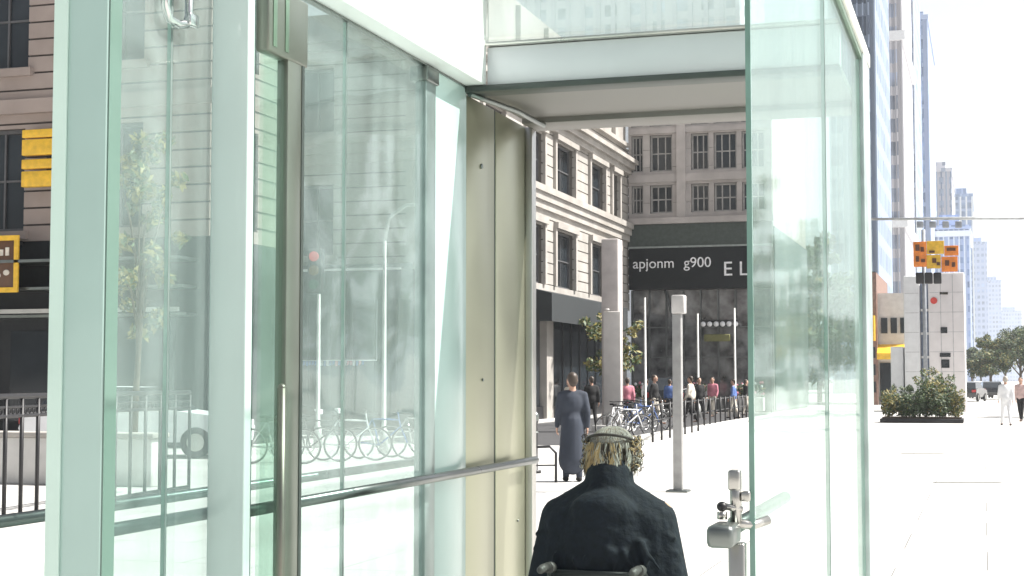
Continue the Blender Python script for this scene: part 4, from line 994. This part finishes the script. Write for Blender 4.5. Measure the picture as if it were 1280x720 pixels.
# cars
def car(label, loc, rz, paint, group=None, name='parked_car', suv=1.0):
    t = thing(name, label, 'car', loc, rz, group)
    def prof(pts, y):
        return [(x, y, z*suv) for x, z in pts]
    lower = [(-2.2,.35),(-2.25,.62),(-2.15,.92),(-1.2,1.0),(.9,.98),(2.0,.84),(2.25,.62),(2.22,.32)]
    m = MB()
    def loft(pr_, hw, inset, n=3):
        rings = [(hw-inset, 0), (hw, .0)]
        L_ = [[(x, -hw+ (0 if 0<i<len(pr_)-1 else .06), z*suv) for i,(x,z) in enumerate(pr_)], [(x, hw-(0 if 0<i<len(pr_)-1 else .06), z*suv) for i,(x,z) in enumerate(pr_)]]
        for i in range(len(pr_)):
            j = (i+1) % len(pr_); m.quad([L_[0][i], L_[0][j], L_[1][j], L_[1][i]])
        m.quad(L_[0][::-1]); m.quad(L_[1])
    loft(lower, .88, .05)
    cab = [(-1.95,.96),(-1.55,1.40),(-.9,1.47),(.2,1.45),(1.05,.98)]
    a = [(x, -.80 + (z-.96)*.22, z*suv) for x, z in cab]; b_ = [(x, .80-(z-.96)*.22, z*suv) for x, z in cab]
    m.quad([a[1],a[2],b_[2],b_[1]]); m.quad([a[2],a[3],b_[3],b_[2]])
    m.build('body', paint, t, world=False)
    g = MB(); sh = .003
    g.quad([a[0],a[1],b_[1],b_[0]]); g.quad([a[3],a[4],b_[4],b_[3]]); g.quad(a[::-1]); g.quad(b_)
    g.build('glass', CARGLASS, t, world=False)
    for q in (-1, 1):
        for x in (-1.4, 1.4):
            w = MB(); w.ring((x,q*.82,.33), (0,1,0), .24, .09, 22, 10); w.tube([(x,q*.74,.33),(x,q*.86,.33)], .22, 18); w = w.build('wheel', RUBBER, t, world=False)
            g = MB(); g.tube([(x,q*.861,.33),(x,q*.885,.33)], .19, 16); g.build('rim', STEEL, w, world=False)
        g = MB(); g.bbox(2.1,2.24,q*.68-.16,q*.68+.16,.62*suv,.76*suv,.02); g.build('headlight', WHITE, t, world=False)
        g = MB(); g.bbox(-2.27,-2.15,q*.7-.14,q*.7+.14,.7*suv,.88*suv,.02); g.build('tail_light', REDL, t, world=False)
    return t
car('black car added in place of tree shadow and scooters behind the bicycles seen through the glass wall', (-19.6,39.0,0), R(0), CARBLK, suv=1.05)  # added dark car, stands in for tree shade on the ground and scooters
car('black van-like car in the lane before the tall shopfront', (-13.2,66,0), R(95), CARBLK, suv=1.2)
car('white car parked by the brown building seen through the nearest pane', (-16.9,28.2,0), R(15), WHITE)
cl = ['yellow taxi down the avenue left of the trees','white car parked by the far trees','dark blue car beyond the white pavilion','grey car farthest along the avenue']
for i, (px, Y, mt) in enumerate(((1212,118,CARBLK),(1226,140,WHITE),(1238,132,CARBLK),(1220,170,STEEL))):
    car(['dark car nearest the white pavilion on the avenue','white car parked under the right hand trees','dark car between the white car and the plaza walker','silver car farthest along the avenue'][i], (PY(px,480,Y)[0], Y, 0), R(random.choice((80,95,10))), mt, 'cars along the avenue')

# ================================================================== AIR, LIGHT, CAMERA
hz = MB(); hz.box(-1500,1500,-60,2600,-1,420)
m, nt, out = newmat('haze_air')
pvn = N(nt, 'ShaderNodeVolumePrincipled'); pvn.inputs['Color'].default_value = (.90,.94,1,1); pvn.inputs['Density'].default_value = .0003; pvn.inputs['Anisotropy'].default_value = .3
L(nt, pvn, 'Volume', out, 'Volume')
tag(hz.build('haze', m), kind='stuff')

az = math.atan2(.955, .296); el = R(52)
w = bpy.data.worlds.new('World'); sc.world = w; w.use_nodes = True
nt = w.node_tree; bg = nt.nodes['Background']; sky = nt.nodes.new('ShaderNodeTexSky'); sky.sky_type = 'NISHITA'; sky.sun_disc = False
sky.sun_elevation = el; sky.sun_rotation = az; sky.air_density = 1.0; sky.dust_density = 3.0; sky.ozone_density = 1.0
hs_ = nt.nodes.new('ShaderNodeHueSaturation'); hs_.inputs['Saturation'].default_value = .35; nt.links.new(sky.outputs[0], hs_.inputs['Color']); nt.links.new(hs_.outputs[0], bg.inputs['Color']); bg.inputs['Strength'].default_value = .055
sd = bpy.data.lights.new('sun', 'SUN'); sd.energy = 5.0; sd.angle = R(.5); sd.color = (1, .96, .90)
so = bpy.data.objects.new('sun', sd); COL.objects.link(so)
d = Vector((math.cos(el)*math.sin(az), math.cos(el)*math.cos(az), math.sin(el)))
so.rotation_euler = d.to_track_quat('Z', 'Y').to_euler(); so.location = (20, 10, 40)

cd = bpy.data.cameras.new('camera'); co = bpy.data.objects.new('camera', cd); COL.objects.link(co); sc.camera = co
cd.sensor_width = 36; cd.lens = F/1280*36; cd.clip_end = 8000; cd.clip_start = .05
co.location = (0,0,H); co.rotation_euler = (R(90)+P, 0, A)
sc.view_settings.view_transform = 'Standard'; sc.view_settings.look = 'None'; sc.view_settings.gamma = 1; sc.view_settings.exposure = 1.15
sc.cycles.transparent_max_bounces = 24; sc.cycles.max_bounces = 10; sc.cycles.volume_bounces = 1
